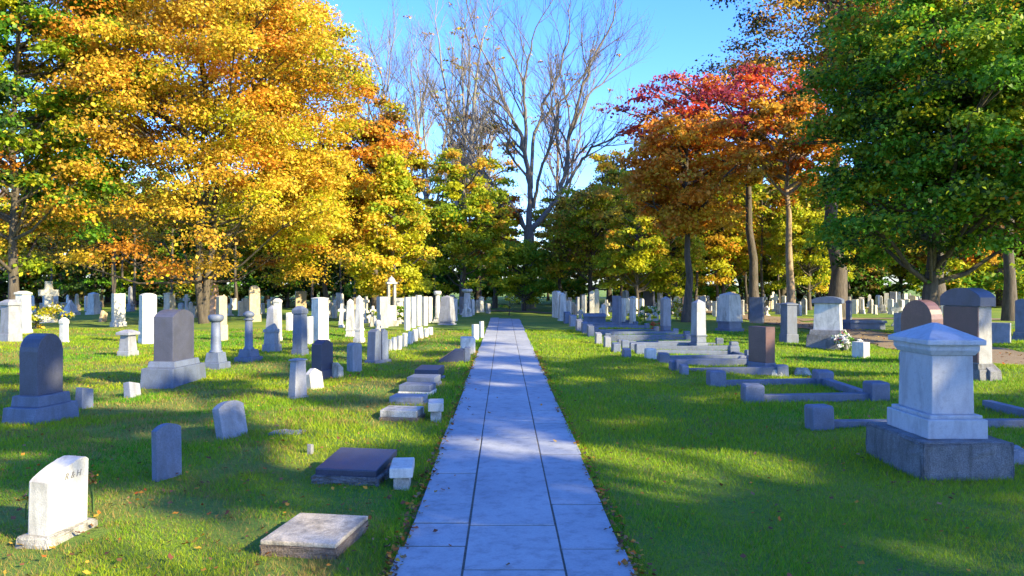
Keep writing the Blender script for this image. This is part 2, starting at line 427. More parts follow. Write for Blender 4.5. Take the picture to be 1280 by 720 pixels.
# ------------------------------------------------------------------ SETTING: turf, path, track
def build_ground():
    def axis(lo, hi, step, far):
        core = np.arange(lo, hi+step/2, step)
        out = [hi+step]
        while out[-1] < far: out.append(out[-1]+(out[-1]-hi)*0.6+step)
        inn = [lo-step]
        while inn[-1] > -far: inn.append(inn[-1]-((lo-inn[-1])*0.6+step))
        return np.array(inn[::-1]+list(core)+out)
    xs = axis(-30, 30, 0.3, 700); ys = axis(-6, 64, 0.3, 700)
    Xg, Yg = np.meshgrid(xs, ys)
    fade = np.clip(1-(np.maximum(np.abs(Xg)-60, 0)+np.maximum(Yg-120, 0))/60, 0, 1)
    Z = gz(Xg, Yg)*fade
    # bed of the path, a little lower than the turf
    bed = (Xg > -0.62) & (Xg < 0.74) & (Yg < 38)
    Z = np.where(bed, -0.04, Z)
    V = np.stack([Xg, Yg, Z], -1).reshape(-1, 3)
    nx, ny = len(xs), len(ys)
    i = np.arange(nx*ny).reshape(ny, nx)
    q = np.stack([i[:-1, :-1], i[:-1, 1:], i[1:, 1:], i[1:, :-1]], -1).reshape(-1, 4)
    o = link_mesh('lawn_ground', mesh_np('lawn_ground', V, q, smooth=True), MAT['turf'])
    tag(o, kind='structure')

def build_path():
    xs = (-0.643, -0.242, 0.359, 0.750)
    joints = [[5.13, 5.63, 7.10], [4.70, 5.57, 8.75], [5.07, 6.10, 7.9]]
    rr = random.Random(3)
    m = MB()
    for c in range(3):
        js = list(joints[c])
        while js[0] > -4: js.insert(0, js[0]-rr.uniform(0.7, 1.5))
        while js[-1] < 38.5: js.append(js[-1]+rr.uniform(0.75, 1.9))
        g = 0.0045
        for a, b in zip(js, js[1:]):
            dz = rr.uniform(-0.003, 0.004)
            x0, x1 = xs[c]+g+rr.uniform(0, .004), xs[c+1]-g-rr.uniform(0, .004)
            if c == 0: x0 -= rr.uniform(0, 0.03)
            if c == 2: x1 += rr.uniform(-0.01, 0.03)
            m.box(x1-x0, b-a-0.026, -0.05, 0.022+dz, 0.005, ((x0+x1)/2, (a+b)/2))
    o = m.build('slab_path', 'paving'); tag(o, kind='structure')
    V = [(-0.64, -5, 0.0165), (0.745, -5, 0.0165), (0.745, 38.6, 0.0165), (-0.64, 38.6, 0.0165)]
    o = link_mesh('path_bed', mesh_np('path_bed', V, [(0, 1, 2, 3)]), MAT['joint']); tag(o, kind='structure')

def strip(name, pts, width, z, mat):
    V = []; q = []
    pts = [Vector(p) for p in pts]
    rr = random.Random(11)
    fine = []
    for a, b in zip(pts, pts[1:]):
        n = max(1, int((b-a).length/0.6))
        fine += [a.lerp(b, i/n) for i in range(n)]
    fine.append(pts[-1])
    K = 6
    for i, p in enumerate(fine):
        t = (fine[min(i+1, len(fine)-1)]-fine[max(i-1, 0)]).normalized(); nrm = Vector((-t.y, t.x))
        wl = width/2+rr.uniform(-.16, .16); wr = width/2+rr.uniform(-.16, .16)
        for k in range(K+1):
            u = -wr+(wl+wr)*k/K; c = p+nrm*u
            V.append((c.x, c.y, float(gz(c.x, c.y))+z))
    for i in range(len(fine)-1):
        for k in range(K):
            a = i*(K+1)+k; q.append((a, a+1, a+K+2, a+K+1))
    o = link_mesh(name, mesh_np(name, V, q, smooth=True), mat); tag(o, kind='structure')

build_ground(); build_path()
strip('dirt_track', [(11.6, 6), (11.6, 17), (11.9, 26), (12.6, 36), (13.5, 60)], 2.3, 0.02, MAT['track'])
strip('cross_track', [(13.9, 38.4), (24, 38.9), (45, 40)], 2.2, 0.028, MAT['track'])
strip('far_track', [(-1.5, 52), (2.6, 47.5), (8, 52), (30, 56)], 1.6, 0.024, MAT['track'])

# ------------------------------------------------------------------ STONES, left of the path
S = stone
BIG_L = 'gravestones left of the path'
# foreground
def front_white_stone():
    e = empty('headstone', (-3.02, 5.42, float(gz(-3.02, 5.42))-0.01), R(80), (1.5, 0))
    tag(e, 'small white marble headstone with sweeping sloped top and worn letters, nearest on the left', 'headstone', None)
    m = MB(); m.frustum(0.50, 0.27, 0.47, 0.23, -0.06, 0.07, 0.02); m.rough(0.006, 2, 4); m.build('base', 'mottled', e)
    w, h, d = 0.38, 0.51, 0.15
    # high shoulder at the far (right-hand) side
    P = [(-w/2, 0.066), (w/2, 0.066), (w/2, h-0.012)]
    for t in np.linspace(0.06, 1, 12):
        drop = 0.095*max(0, (t-0.2)/0.8)**1.8-0.01*math.sin(math.pi*min(1, t/0.4))
        P.append((w/2-w*t, h-drop))
    tb = MB().prism(P, d, 0.01).build('tablet', 'white', e)
    cu = bpy.data.curves.new('lettering', 'FONT'); cu.body = 'R & H'; cu.size = 0.062; cu.extrude = 0.002; cu.align_x = 'CENTER'
    cu.shear = 0.25
    tmp = bpy.data.objects.new('lettering', cu); COL.objects.link(tmp)
    dg = bpy.context.evaluated_depsgraph_get()
    me = bpy.data.meshes.new_from_object(tmp.evaluated_get(dg)); bpy.data.objects.remove(tmp)
    o = link_mesh('lettering', me, MAT['ink'], tb)
    me.materials.clear(); me.materials.append(MAT['ink'])
    o.location = (0.03, -d/2-0.0012, 0.40); o.rotation_euler = (R(90), 0, 0)
    STONES.append((-2.86, 5.42, 0.3))
front_white_stone()
S(209, 599, 35, 73, 'tablet', 'blue', 'plain blue-grey upright tablet with slightly bowed top, standing behind the nearest white headstone', yaw=66, r=0.22, tilt=(0, -1), top='seg')
S(291, 551, 38, 49, 'tablet', 'pale', 'small pale curved-top tablet leaning back alone in the middle of the left lawn', yaw=62, r=0.3, tilt=(-9, -3), top='seg')
S(52, 529, 86, 117, 'block', 'slate', 'tall dark round-topped monument on a stepped blue granite base at the left edge', 'monument', yaw=80, r=0.62, mat2='blue', tiers=((1.0, 0.2), (0.72, 0.12)), die=0.56, cap='round')
S(105, 508, 22, 29, 'stub', 'blue', 'small square blue-grey footstone beside the round-topped dark monument', 'footstone', r=0.6, tilt=(0, 3))
S(166, 492, 21, 21, 'stub', 'pale', 'small tilted white footstone in front of the big dark block monument', 'footstone', r=0.6, tilt=(-12, 6))
S(218, 483, 78, 97, 'block', 'slate', 'large dark square block monument with a low curved top on a wide blue base', 'monument', yaw=84, r=0.5, mat2='blue', tiers=((1.0, 0.24), (0.74, 0.08)), die=0.62, cap='seg')
S(270, 463, 32, 69, 'column', 'blue', 'slim blue granite column with a flat block capital, just right of the big dark block', 'monument', r=0.8, hb=0.3, sr=0.24)
S(311, 454, 32, 65, 'column', 'blue', 'slim blue granite column with rounded ball top, second right of the big dark block', 'monument', r=0.8, hb=0.24, top='ball', sr=0.2)
S(340, 444, 24, 60, 'obelisk', 'pale', 'grey tiered obelisk on a spreading plinth right of the ball-topped column', 'obelisk', r=0.9, hb=0.5, sw=0.62)
S(375, 447, 22, 62, 'pillar', 'blue', 'square blue granite pillar with moulded cap behind the pair of small pale stones', 'monument', r=0.9, cap=0.16, hb=0.12)
S(400, 428, 26, 57, 'pillar', 'white', 'broad square white marble pillar shaded on one side and sunlit on the other', 'monument', yaw=50, r=0.95, cap=0.04, hb=0.06, over=1.02)
S(403, 475, 32, 51, 'block', 'dark', 'dark blue die with rounded shoulders on its base, in front of the broad white pillar', 'headstone', yaw=70, r=0.6, mat2='dark', tiers=((1.0, 0.24),), die=0.88, cap='serp')
S(372, 502, 28, 52, 'pillar', 'pale', 'tapered grey stone, shaded left and pale right, before the blue pillar with moulded cap', 'headstone', yaw=62, r=0.55, tilt=(0, 1), cap=0.06, hb=0.06, taper=0.8, over=1.0)
S(394, 489, 22, 28, 'tablet', 'white', 'short white tablet leaning right beside the tapered grey stone', yaw=62, r=0.4, tilt=(-6, -4), top='gable')
S(422, 473, 16, 21, 'stub', 'mottled', 'small lumpy lichened stone by the foot of the dark blue die', 'footstone', r=0.8, slope=0.4)
S(443, 465, 19, 38, 'tablet', 'pale', 'pale upright stone with softly rounded top alone between the dark die and path', yaw=58, r=0.6, top='seg')
def twin_stone():
    X, Y = ground_pt(471, 451)
    e = empty('headstone', (X, Y+0.15, float(gz(X, Y))-0.01), R(62)); tag(e, 'blue granite twin headstone with sloping shoulders and small urn, beside the low white row', 'headstone')
    MB().frustum(0.62, 0.34, 0.58, 0.3, -0.05, 0.07, 0.012).build('base', 'blue', e)
    MB().prism([(-0.26, 0.067), (-0.02, 0.067), (-0.02, 0.66), (-0.10, 0.76), (-0.22, 0.7)], 0.22, 0.01).build('tablet', 'blue', e)
    MB().prism([(0.02, 0.067), (0.26, 0.067), (0.22, 0.7), (0.10, 0.76), (0.02, 0.66)], 0.22, 0.01).build('tablet', 'blue', e)
    MB().lathe([(0.07, 0.7), (0.06, 0.78), (0.035, 0.8), (0.08, 0.87), (0.075, 0.93), (0.03, 0.96)], 14).build('urn', 'mottled', e)
    STONES.append((X, Y, 0.4))
twin_stone()
S(160, 444, 26, 34, 'pillar', 'pale', 'low grey pedestal with wide flat cap behind and left of the big dark block', 'monument', r=0.9, cap=0.2, hb=0.2, taper=0.8, over=1.3)
S(13, 428, 27, 54, 'pillar', 'pale', 'grey shaded pillar on a wide step at the far left, behind the round-topped monument', 'monument', r=0.9, cap=0.14, hb=0.2, taper=0.9)
S(29, 418, 22, 54, 'pillar', 'white', 'bright sunlit white pillar with a flaring foot behind the grey far-left pillar', 'monument', r=0.9, cap=0.08, hb=0.1, taper=0.9)
S(61, 404, 24, 52, 'cross', 'white', 'tall white stone cross under the edge of the yellow maple', 'cross', yaw=15, sw=0.34, arm=0.72)
S(80, 429, 13, 32, 'pillar', 'white', 'small white post with a pointed cap on the sunlit grass below the white cross', 'headstone', r=0.9, cap=0.25, hb=0.08)
S(88, 394, 18, 20, 'pyramid', 'white', 'small white pointed monument like a pyramid, right of the white cross', 'monument')
S(117, 394, 14, 28, 'obelisk', 'white', 'narrow white shaft on a stepped foot, right of the small pyramid stone', 'obelisk', hb=0.3, sw=0.7, tip=0.9)
S(128, 403, 9, 14, 'stub', 'tan', 'small tan stone leaning between the narrow white shaft and the white tablet', 'footstone', tilt=(0, 18))
S(148, 408, 20, 42, 'tablet', 'white', 'tall flat-topped white tablet left of the pale tiered monument', yaw=55, r=0.45, top='flat', base=0.15)
S(163, 390, 8, 32, 'obelisk', 'pale', 'thin grey obelisk behind the flat-topped white tablet', 'obelisk')
S(185, 429, 24, 64, 'block', 'white', 'tall pale monument with stacked tiers and arched head left of the big dark block', 'monument', yaw=45, r=0.7, tiers=((1.0, 0.12), (0.94, 0.34)), die=0.88, cap='seg')
S(212, 398, 17, 32, 'pillar', 'white', 'white square pillar rising behind the big dark block', 'monument', r=0.9, cap=0.06)
S(266, 400, 14, 48, 'obelisk', 'pink', 'pinkish obelisk with a white tip behind the block-capital column', 'obelisk', hb=0.2, sw=0.8)
S(277, 427, 16, 57, 'tablet', 'tan', 'tall tan sandstone tablet right behind the block-capital column', yaw=55, r=0.6, top='seg', base=0.35, flare=1.2)
S(318, 404, 17, 46, 'tablet', 'tan', 'tan round-headed tablet behind the ball-topped column', yaw=30, r=0.4, top='round', base=0.2)
S(347, 426, 13, 54, 'pillar', 'white', 'sunlit white shaft beside the grey tiered obelisk', 'monument', r=0.9, cap=0.1)
S(362, 414, 9, 23, 'tablet', 'white', 'little flat white slab between the sunlit white shaft and the blue pillar', r=0.4, top='flat')
S(376, 394, 14, 31, 'tablet', 'tan', 'cream tall flat tablet seen over the blue pillar', yaw=25, r=0.4, top='flat')
S(387, 430, 9, 35, 'tablet', 'white', 'narrow white slab wedged between the blue pillar and the broad white pillar', r=0.5, top='flat')
S(438, 419, 8, 48, 'obelisk', 'white', 'slender white shaft left of the pair near the urn-topped twin stone', 'obelisk', hb=0.2, sw=0.8)
S(449, 427, 10, 60, 'obelisk', 'white', 'taller slender white obelisk with darker foot beside the slender shaft', 'obelisk', hb=0.3, sw=0.7)
S(478, 411, 15, 40, 'tablet', 'pale', 'wide blue-shaded tablet behind the twin stone', yaw=50, r=0.5, top='flat')
S(427, 408, 10, 30, 'cross', 'white', 'small white cross among the far stones right of the broad white pillar', 'cross', yaw=20)

def canopy_monument():
    X, Y = ground_pt(488, 409)
    e = empty('canopy_monument', (X, Y+0.3, 0), R(20)); tag(e, 'tall white canopy monument with two posts and a domed top reaching into the yellow foliage', 'monument')
    MB().frustum(0.5, 0.48, 0.46, 0.44, -0.05, 0.25, 0.015).build('base', 'mottled', e)
    MB().frustum(0.36, 0.34, 0.33, 0.31, 0.247, 0.85, 0.012).build('plinth', 'white', e)
    for s in (-1, 1): MB().box(0.09, 0.24, 0.847, 1.7, 0.008, (s*0.12, 0)).build('post', 'mottled', e)
    m = MB(); m.box(0.40, 0.34, 1.7, 1.78, 0.01); m.lathe([(0.17, 1.779), (0.15, 1.86), (0.10, 1.93), (0.03, 1.98), (0.015, 2.03)], 14); m.build('dome', 'white', e)
canopy_monument()

# tall white shafts in a row, then low white slabs in front of them
for i, (x, b, t) in enumerate([(509, 413, 371), (516, 411, 372), (523, 409, 370), (531, 408, 371), (537, 405, 372)]):
    S(x, b, 8, b-t, 'tablet', 'white', ['tall white slab standing first in the close row of white shafts under the yellow-green tree', 'second tall white slab in the close row of white shafts', 'middle tall white slab in the close row of white shafts', 'fourth tall white slab in the close row of white shafts', 'last and farthest slab in the close row of tall white shafts'][i], yaw=60, r=0.5, top='flat', group='tall white slabs in a close row left of the path')
S(500, 405, 10, 33, 'block', 'white', 'white block with capped top just left of the close row of white shafts', 'monument', cap='slab', tiers=((1, .1),), die=.9)
S(547, 405, 8, 40, 'column', 'white', 'white round column right of the close row of white shafts', 'monument', hb=0.15, sr=0.3)
S(559, 407, 15, 37, 'obelisk', 'pale', 'blue-shaded tapering obelisk at the end of the tall left row', 'obelisk', hb=0.12, sw=0.85, tip=0.7)
S(568, 401, 8, 29, 'tablet', 'white', 'sunlit white slab right of the blue-shaded tapering obelisk', r=0.5, top='flat')
S(577, 393, 7, 22, 'pillar', 'pale', 'grey shaded pillar left of the far white column with a cap', 'monument')
S(584, 394, 9, 33, 'column', 'white', 'farthest tall white column with a cap near the end of the path', 'monument', hb=0.2, sr=0.3)
row = [(487, 438, 15), (493, 437, 17), (499, 436, 18), (506, 433, 18), (513, 430, 17), (519, 427, 16), (526, 424, 15), (532, 422, 13), (538, 419, 11)]
rl = ['nearest low white slab of the slanting row beside the twin stone', 'second low white slab of the slanting row', 'third low white slab of the slanting row', 'fourth low white slab of the slanting row', 'fifth and middle low white slab of the slanting row', 'sixth low white slab of the slanting row', 'seventh low white slab of the slanting row', 'eighth low white slab of the slanting row', 'farthest low white slab of the slanting row']
for (x, b, h), l in zip(row, rl):
    S(x, b, 7, h, 'tablet', 'white', l, yaw=66, r=0.45, top=random.choice(['flat', 'seg']), tilt=(random.uniform(-5, 5), random.uniform(-4, 4)), group='low white slabs in a slanting row left of the path')
S(594, 425, 9, 20, 'tablet', 'white', 'white slab close to the path, wider one of a pair beyond the sunlit paving', yaw=50, r=0.5, top='flat')
S(602, 423, 6, 22, 'tablet', 'white', 'thin white slab nearest the path edge, narrower one of a pair', yaw=60, r=0.6, top='flat')

# slanted low marker group with white box
def wedge_marker():
    X, Y = ground_pt(567, 453)
    e = empty('slant_marker', (X, Y+0.35, 0), R(0)); tag(e, 'dark blue slant-faced grave marker sloping down to the left near the path', 'grave marker')
    MB().prism([(-0.36, -0.04), (0.22, -0.04), (0.22, 0.26), (0.0, 0.26), (-0.34, 0.02)], 0.42, 0.01).build('slant_block', 'dark', e)
    MB().box(0.12, 0.4, -0.04, 0.3, 0.01, (0.285, 0.0)).build('end_block', 'blue', e)
    X2, Y2 = ground_pt(584, 443)
    o = single(MB().box(0.34, 0.5, -0.05, 0.40, 0.02), 'footstone', 'white', (X2, Y2+0.3, 0), R(6), (0, 0)); tag(o, 'white block stone sunlit behind the dark blue slant marker', 'footstone')
wedge_marker()

def ledger(px, py, w, d, hb, ht, mat, mat2, label, yaw=0, over=0.94, slope=0.0, rough=0.0):
    X, Y = ground_pt(px, py)
    Yc = Y+d/2*math.cos(R(yaw)); Xc = (px-VPX)/F*Yc
    e = empty('flat_marker', (Xc, Yc, float(gz(Xc, Yc))-0.005), R(yaw)); tag(e, label, 'grave marker')
    m = MB().box(w, d, -0.04, hb, 0.012)
    if rough: m.rough(rough, 4, int(px))
    m.build('base', mat2, e)
    m = MB(); m.box(w*over, d*over, hb+0.001, hb+ht, 0.01)
    for v in m.bm.verts: v.co.z += slope*(v.co.y/d+0.5)
    m.build('slab', mat, e)
    STONES.append((Xc-w/4, Yc, min(w, d)*0.6)); STONES.append((Xc+w/4, Yc, min(w, d)*0.6))
ledger(396, 696, 0.50, 0.62, 0.075, 0.03, 'cream', 'brown', 'flat lichened white slab on a rough brown base in the front grass beside the path', yaw=-9, over=1.0, rough=0.006)
ledger(447, 606, 0.58, 0.62, 0.07, 0.06, 'dark', 'rough', 'dark polished flat slab with a rough broken-stone base beside the white pedestal stone', yaw=-10, slope=0.07, rough=0.016)
ledger(503, 526, 0.50, 0.42, 0.05, 0.09, 'mottled', 'brown', 'nearest flat slab with white rim in the row of low flat slabs beside the path', yaw=-8)
ledger(511, 507, 0.50, 0.40, 0.04, 0.08, 'pale', 'pale', 'second flat slab with pale edge in the row of low flat slabs', yaw=-8)
ledger(522, 494, 0.52, 0.44, 0.05, 0.10, 'blue', 'white', 'third flat blue slab with white edge in the row of low flat slabs', yaw=-8)
ledger(530, 484, 0.50, 0.50, 0.05, 0.11, 'blue', 'blue', 'fourth flat slab all blue in the row of low flat slabs', yaw=-8)
ledger(537, 475, 0.46, 0.55, 0.05, 0.15, 'dark', 'blue', 'farthest dark slab with raised back in the row of low flat slabs', yaw=-8, slope=0.04)

def pedestal_stone(px, py, tw, td, h, label, yaw):
    X, Y = ground_pt(px, py); Yc = Y+td/2
    Xc = (px-VPX)/F*Yc
    e = empty('pedestal_stone', (Xc, Yc, float(gz(Xc, Yc))-0.005), R(yaw)); tag(e, label, 'footstone')
    MB().frustum(tw*0.72, td*0.85, tw*0.68, td*0.8, -0.05, h*0.55, 0.0165).build('leg', 'mottled', e)
    MB().box(tw, td, h*0.55, h, 0.012).build('top_slab', 'white', e)
    STONES.append((Xc, Yc, 0.25))
pedestal_stone(503, 613, 0.19, 0.42, 0.19, 'narrow white bench-like stone with overhanging top beside the dark polished slab', 4)
pedestal_stone(545, 527, 0.19, 0.40, 0.24, 'narrow white bench-like stone beside the row of low flat slabs', 4)
S(388, 570, 9, 14, 'stub', 'grey', 'tiny grey peg stone poking out of the grass left of the dark polished slab', 'footstone', r=0.8)

# small flat weathered stones sunk in the lawn
for i, (x, y, w, l) in enumerate([(356, 548, 0.34, 'sunken grey flat stone in the dappled lawn behind the dark polished slab')]):
    X, Y = ground_pt(x, y)
    m = MB(); m.box(w, 0.26, -0.05, 0.022, 0.015); m.rough(0.012, 3, i)
    o = m.build('sunken_stone', 'grey'); o.location = (X, Y+0.1, float(gz(X, Y+0.1))-0.005); o.rotation_euler = (0, 0, R(-8+30*i)); tag(o, l, 'flat stone')

# ------------------------------------------------------------------ STONES, right of the path
def big_pedestal():
    e = empty('pedestal_monument', (3.985, 7.40, float(gz(3.98, 7.4))), R(-90)); tag(e, 'large pale pedestal monument with cornice and low pyramid roof on rough granite base', 'monument')
    m = MB(); m.box(1.07, 0.80, -0.08, 0.33, 0.03); m.rough(0.008, 5, 9); m.build('base', 'rough', e)
    MB().box(0.76, 0.53, 0.328, 0.50, 0.012).build('plinth', 'bluewhite', e)
    m = MB(); m.box(0.70, 0.47, 0.498, 0.535, 0.012); m.frustum(0.60, 0.38, 0.585, 0.365, 0.534, 1.06, 0.01); m.build('die', 'bluewhite', e)
    m = MB(); m.frustum(0.61, 0.39, 0.66, 0.44, 1.058, 1.10, 0.006); m.box(0.665, 0.445, 1.10, 1.15, 0.006); m.box(0.74, 0.52, 1.15, 1.20, 0.012); m.build('cornice', 'bluewhite', e)
    MB().frustum(0.73, 0.51, 0.05, 0.035, 1.199, 1.335, 0.006).build('pyramid_roof', 'bluewhite', e)
    STONES.append((3.98, 7.2, 0.5)); STONES.append((3.98, 7.7, 0.5))
big_pedestal()
S(952, 464, 36, 60, 'block', 'red', 'squat reddish-brown granite block stone on a blue base with one sunlit face', 'headstone', yaw=-62, r=0.62, mat2='blue', tiers=((1.0, 0.24),), die=0.93, cap='flat')
S(1209, 477, 64, 116, 'block', 'grey', 'large grey headstone with dark red polished face and rounded overhanging cap behind the pale pedestal', 'headstone', yaw=-74, r=0.42, mat2='rough', tiers=((1.0, 0.12), (0.9, 0.06)), die=0.86, cap='dome', capmat='slate', caph=0.2, panel='red')
S(1152, 457, 54, 80, 'block', 'red', 'dark red headstone with a humped rough cap, left of the large rounded one', 'headstone', yaw=-70, r=0.45, mat2='blue', tiers=((1.0, 0.14),), die=0.9, cap='round', capmat='slate')
S(1238, 478, 26, 26, 'stub', 'rough', 'rough grey boulder-like stone at the foot of the large rounded dark red headstone', 'footstone', r=0.9, slope=0.5)
S(1035, 436, 52, 66, 'block', 'white', 'white marble monument with blue-grey curved cap and lit front panel right of centre', 'monument', yaw=-30, r=0.7, mat2='rough', tiers=((1.0, 0.26), (0.85, 0.1)), die=0.66, cap='dome', capmat='blue', taper=0.93)
S(1076, 448, 21, 21, 'tablet', 'white', 'small square pale block stone right of the white curved-cap monument', yaw=-65, r=0.6, top='flat')
S(912, 413, 26, 51, 'obelisk', 'white', 'tall white obelisk slab on a blue block base, shaded left and bright right', 'obelisk', yaw=-62, mat2='blue', hb=0.28, sw=0.85, tip=0.8)
S(946, 403, 18, 33, 'tablet', 'blue', 'blue-grey upright slab behind the reddish-brown block', yaw=-30, r=0.5, top='flat')
S(986, 430, 24, 51, 'pillar', 'blue', 'slim blue pillar on a wide foot between the reddish block and white curved-cap monument', 'monument', r=0.9, cap=0.06, hb=0.22, taper=0.95)
S(873, 434, 16, 60, 'obelisk', 'pale', 'slim pale shaft with blue foot in front of the dark tree trunk', 'obelisk', mat2='blue', hb=0.26, sw=0.75, tip=0.9)
S(832, 417, 10, 46, 'obelisk', 'pale', 'narrow mauve-grey shaft among the kerbed plots', 'obelisk', mat2='blue', hb=0.2, sw=0.8, tip=0.95)
S(1251, 431, 22, 27, 'tablet', 'pale', 'small pale slab behind the large rounded dark red headstone', yaw=-40, r=0.4, top='flat')
S(1278, 428, 24, 54, 'block', 'blue', 'blue-grey tall stone cut by the right picture edge', 'headstone', yaw=-40, r=0.5, cap='seg')
S(1061, 408, 9, 34, 'pillar', 'blue', 'thin blue pillar right behind the white curved-cap monument', 'monument')
S(1120, 408, 14, 30, 'cross', 'white', 'small white angel-like cross stone left of the humped red headstone', 'cross', yaw=-20)
S(1126, 416, 16, 26, 'tablet', 'pale', 'pale slab partly behind the humped dark red headstone', yaw=-40, r=0.5, top='flat')
S(771, 409, 12, 38, 'tablet', 'blue', 'tall blue slab with flat top in the far kerbed plots', yaw=-45, r=0.5, top='flat')
S(779, 404, 7, 32, 'tablet', 'white', 'white slab just right of the tall blue slab', yaw=-50, r=0.5, top='flat')
S(791, 408, 10, 36, 'pillar', 'white', 'white pillar with grey left side in the far kerbed plots', 'monument', yaw=-50, r=0.9, cap=0.06)
S(696, 398, 12, 34, 'tablet', 'white', 'tall pale slab at the head of the right row near the end of the path', yaw=-60, r=0.5, top='seg')
S(703, 402, 7, 36, 'obelisk', 'white', 'white shaft standing against the tall pale slab at the head of the right row', 'obelisk', hb=0.15, sw=0.8)
S(710, 398, 9, 22, 'tablet', 'white', 'short white slab third from the head of the right row', yaw=-40, top='flat')
S(722, 393, 6, 23, 'pillar', 'pale', 'thin grey shaft left of the two tall arch-topped white stones', 'monument')
S(730, 393, 6, 25, 'tablet', 'white', 'thin white slab beside the thin grey shaft', yaw=-30, top='flat')
S(740, 393, 6, 30, 'tablet', 'white', 'left one of the two tall arch-topped white stones', yaw=-10, top='round', r=0.5)
S(746, 392, 6, 30, 'tablet', 'white', 'right one of the two tall arch-topped white stones', yaw=-10, top='round', r=0.5)
S(811, 390, 14, 28, 'tablet', 'slate', 'dark slate slab in shade behind the narrow mauve shaft', yaw=-30, r=0.4, top='flat')
S(816, 386, 7, 24, 'obelisk', 'white', 'white-tipped shaft beside the dark slate slab', 'obelisk')
S(837, 392, 7, 26, 'obelisk', 'white', 'white shaft right of the narrow mauve shaft', 'obelisk')
S(857, 391, 8, 21, 'tablet', 'pink', 'pale pink slab between the two far trunks', yaw=-20, top='flat')
S(898, 401, 6, 30, 'pillar', 'white', 'thin white pillar just left of the tall white obelisk slab', 'monument')
S(879, 402, 7, 30, 'tablet', 'white', 'white slab right behind the slim pale shaft', yaw=-30, top='flat')

def low_tomb(px, py, w, d, h, mat, label, yaw):
    X, Y = ground_pt(px, py)
    e = empty('table_tomb', (X, Y+d/2, 0), R(yaw)); tag(e, label, 'tomb')
    MB().box(w*0.92, d*0.86, -0.05, h*0.72, 0.015).build('chest', mat, e)
    MB().frustum(w, d, w*0.96, d*0.94, h*0.72, h, 0.015).build('slab', mat, e)
low_tomb(1085, 413, 1.45, 0.8, 0.36, 'blue', 'long low blue chest tomb beyond the white curved-cap monument', 4)
low_tomb(745, 405, 1.0, 1.2, 0.42, 'blue', 'low blue chest tomb in the far kerbed plots', -5)

# kerbed plots: rails and corner posts
def kerb(x0, y0, x1, y1, label, slant=0.0, backs=True, post=0.27, ph=0.27, rh=0.11, rail_mat='blue', first_mat='blue', near=True, far=True):
    e = empty('grave_kerb', (x0, y0, 0)); tag(e, label, 'grave kerb', 'kerbed plots in the row right of the path')
    L, Wd = x1-x0, y1-y0
    def g(x, y): return float(gz(x0+x, y0+y))
    def rail(xa, ya, xb, yb, wd=0.13):
        dx, dy = xb-xa, yb-ya; ln_ = math.hypot(dx, dy)-post
        m = MB().box(ln_, wd, -0.05, rh, 0.012)
        o = m.build('rail', rail_mat, e); o.location = ((xa+xb)/2, (ya+yb)/2, (g(xa, ya)+g(xb, yb))/2); o.rotation_euler = (R(random.uniform(-2.5, 2.5)), R(random.uniform(-.8, .8)), math.atan2(dy, dx)+R(random.uniform(-.6, .6)))
    def pst(x, y, mt, k=1.0):
        m = MB(); m.box(post*k, post*k, -0.06, ph*k-0.02, 0.012); m.frustum(post*k, post*k, post*k*0.86, post*k*0.86, ph*k-0.021, ph*k+0.005, 0.006)
        o = m.build('corner_post', mt, e); o.location = (x, y, g(x, y)-random.uniform(0, .025)); o.rotation_euler = (R(random.uniform(-2.5, 2.5)), R(random.uniform(-2.5, 2.5)), R(random.uniform(-4, 4)))
        STONES.append((x0+x, y0+y, post*0.7))
    A, B, Cc, D = (0, 0), (L, slant*L), (L, Wd+slant*L), (0, Wd)
    if near: rail(*A, *B); pst(*A, first_mat); pst(*B, 'blue')
    if far: rail(*D, *Cc); pst(*D, 'blue'); pst(*Cc, 'blue')
    if backs: rail(*B, *Cc)
    return e
kerb(3.66, 9.28, 6.6, 11.0, 'nearest grave kerb, its post and rail ending behind the pale pedestal monument', 0.02, backs=True, far=False, post=0.25, ph=0.27)
kerb(3.54, 11.4, 5.38, 13.35, 'second grave kerb, a full blue rectangle of rails with square corner posts', 0.09)
kerb(3.40, 15.35, 5.35, 17.1, 'third grave kerb, in front of the reddish-brown block stone', 0.05, post=0.22, ph=.22, rh=.11)
kerb(3.30, 18.05, 5.6, 19.4, 'fourth grave kerb, with a white sunlit front post', 0.04, first_mat='white', post=0.23, ph=.24, rh=.1)
kerb(3.30, 20.4, 5.9, 21.8, 'fifth grave kerb, beside the slim pale shaft', 0.05, post=0.19, ph=.2, rh=.1, backs=False)
kerb(3.30, 22.6, 5.6, 24.3, 'sixth grave kerb, beyond the slim pale shaft', 0.03, post=0.18, ph=.19, rh=.1, backs=False)
kerb(3.28, 25.3, 5.8, 27.0, 'seventh grave kerb, in the shaded far part of the right row', 0.03, post=0.18, ph=.19, rh=.1, backs=False)
kerb(3.25, 28.3, 5.4, 30.2, 'eighth grave kerb, in front of the tall blue slab', 0.03, post=0.18, ph=.19, rh=.1, backs=False)
kerb(3.2, 31.6, 5.2, 33.6, 'ninth and farthest grave kerb of the right row', 0.03, post=0.18, ph=.19, rh=.1, backs=False)
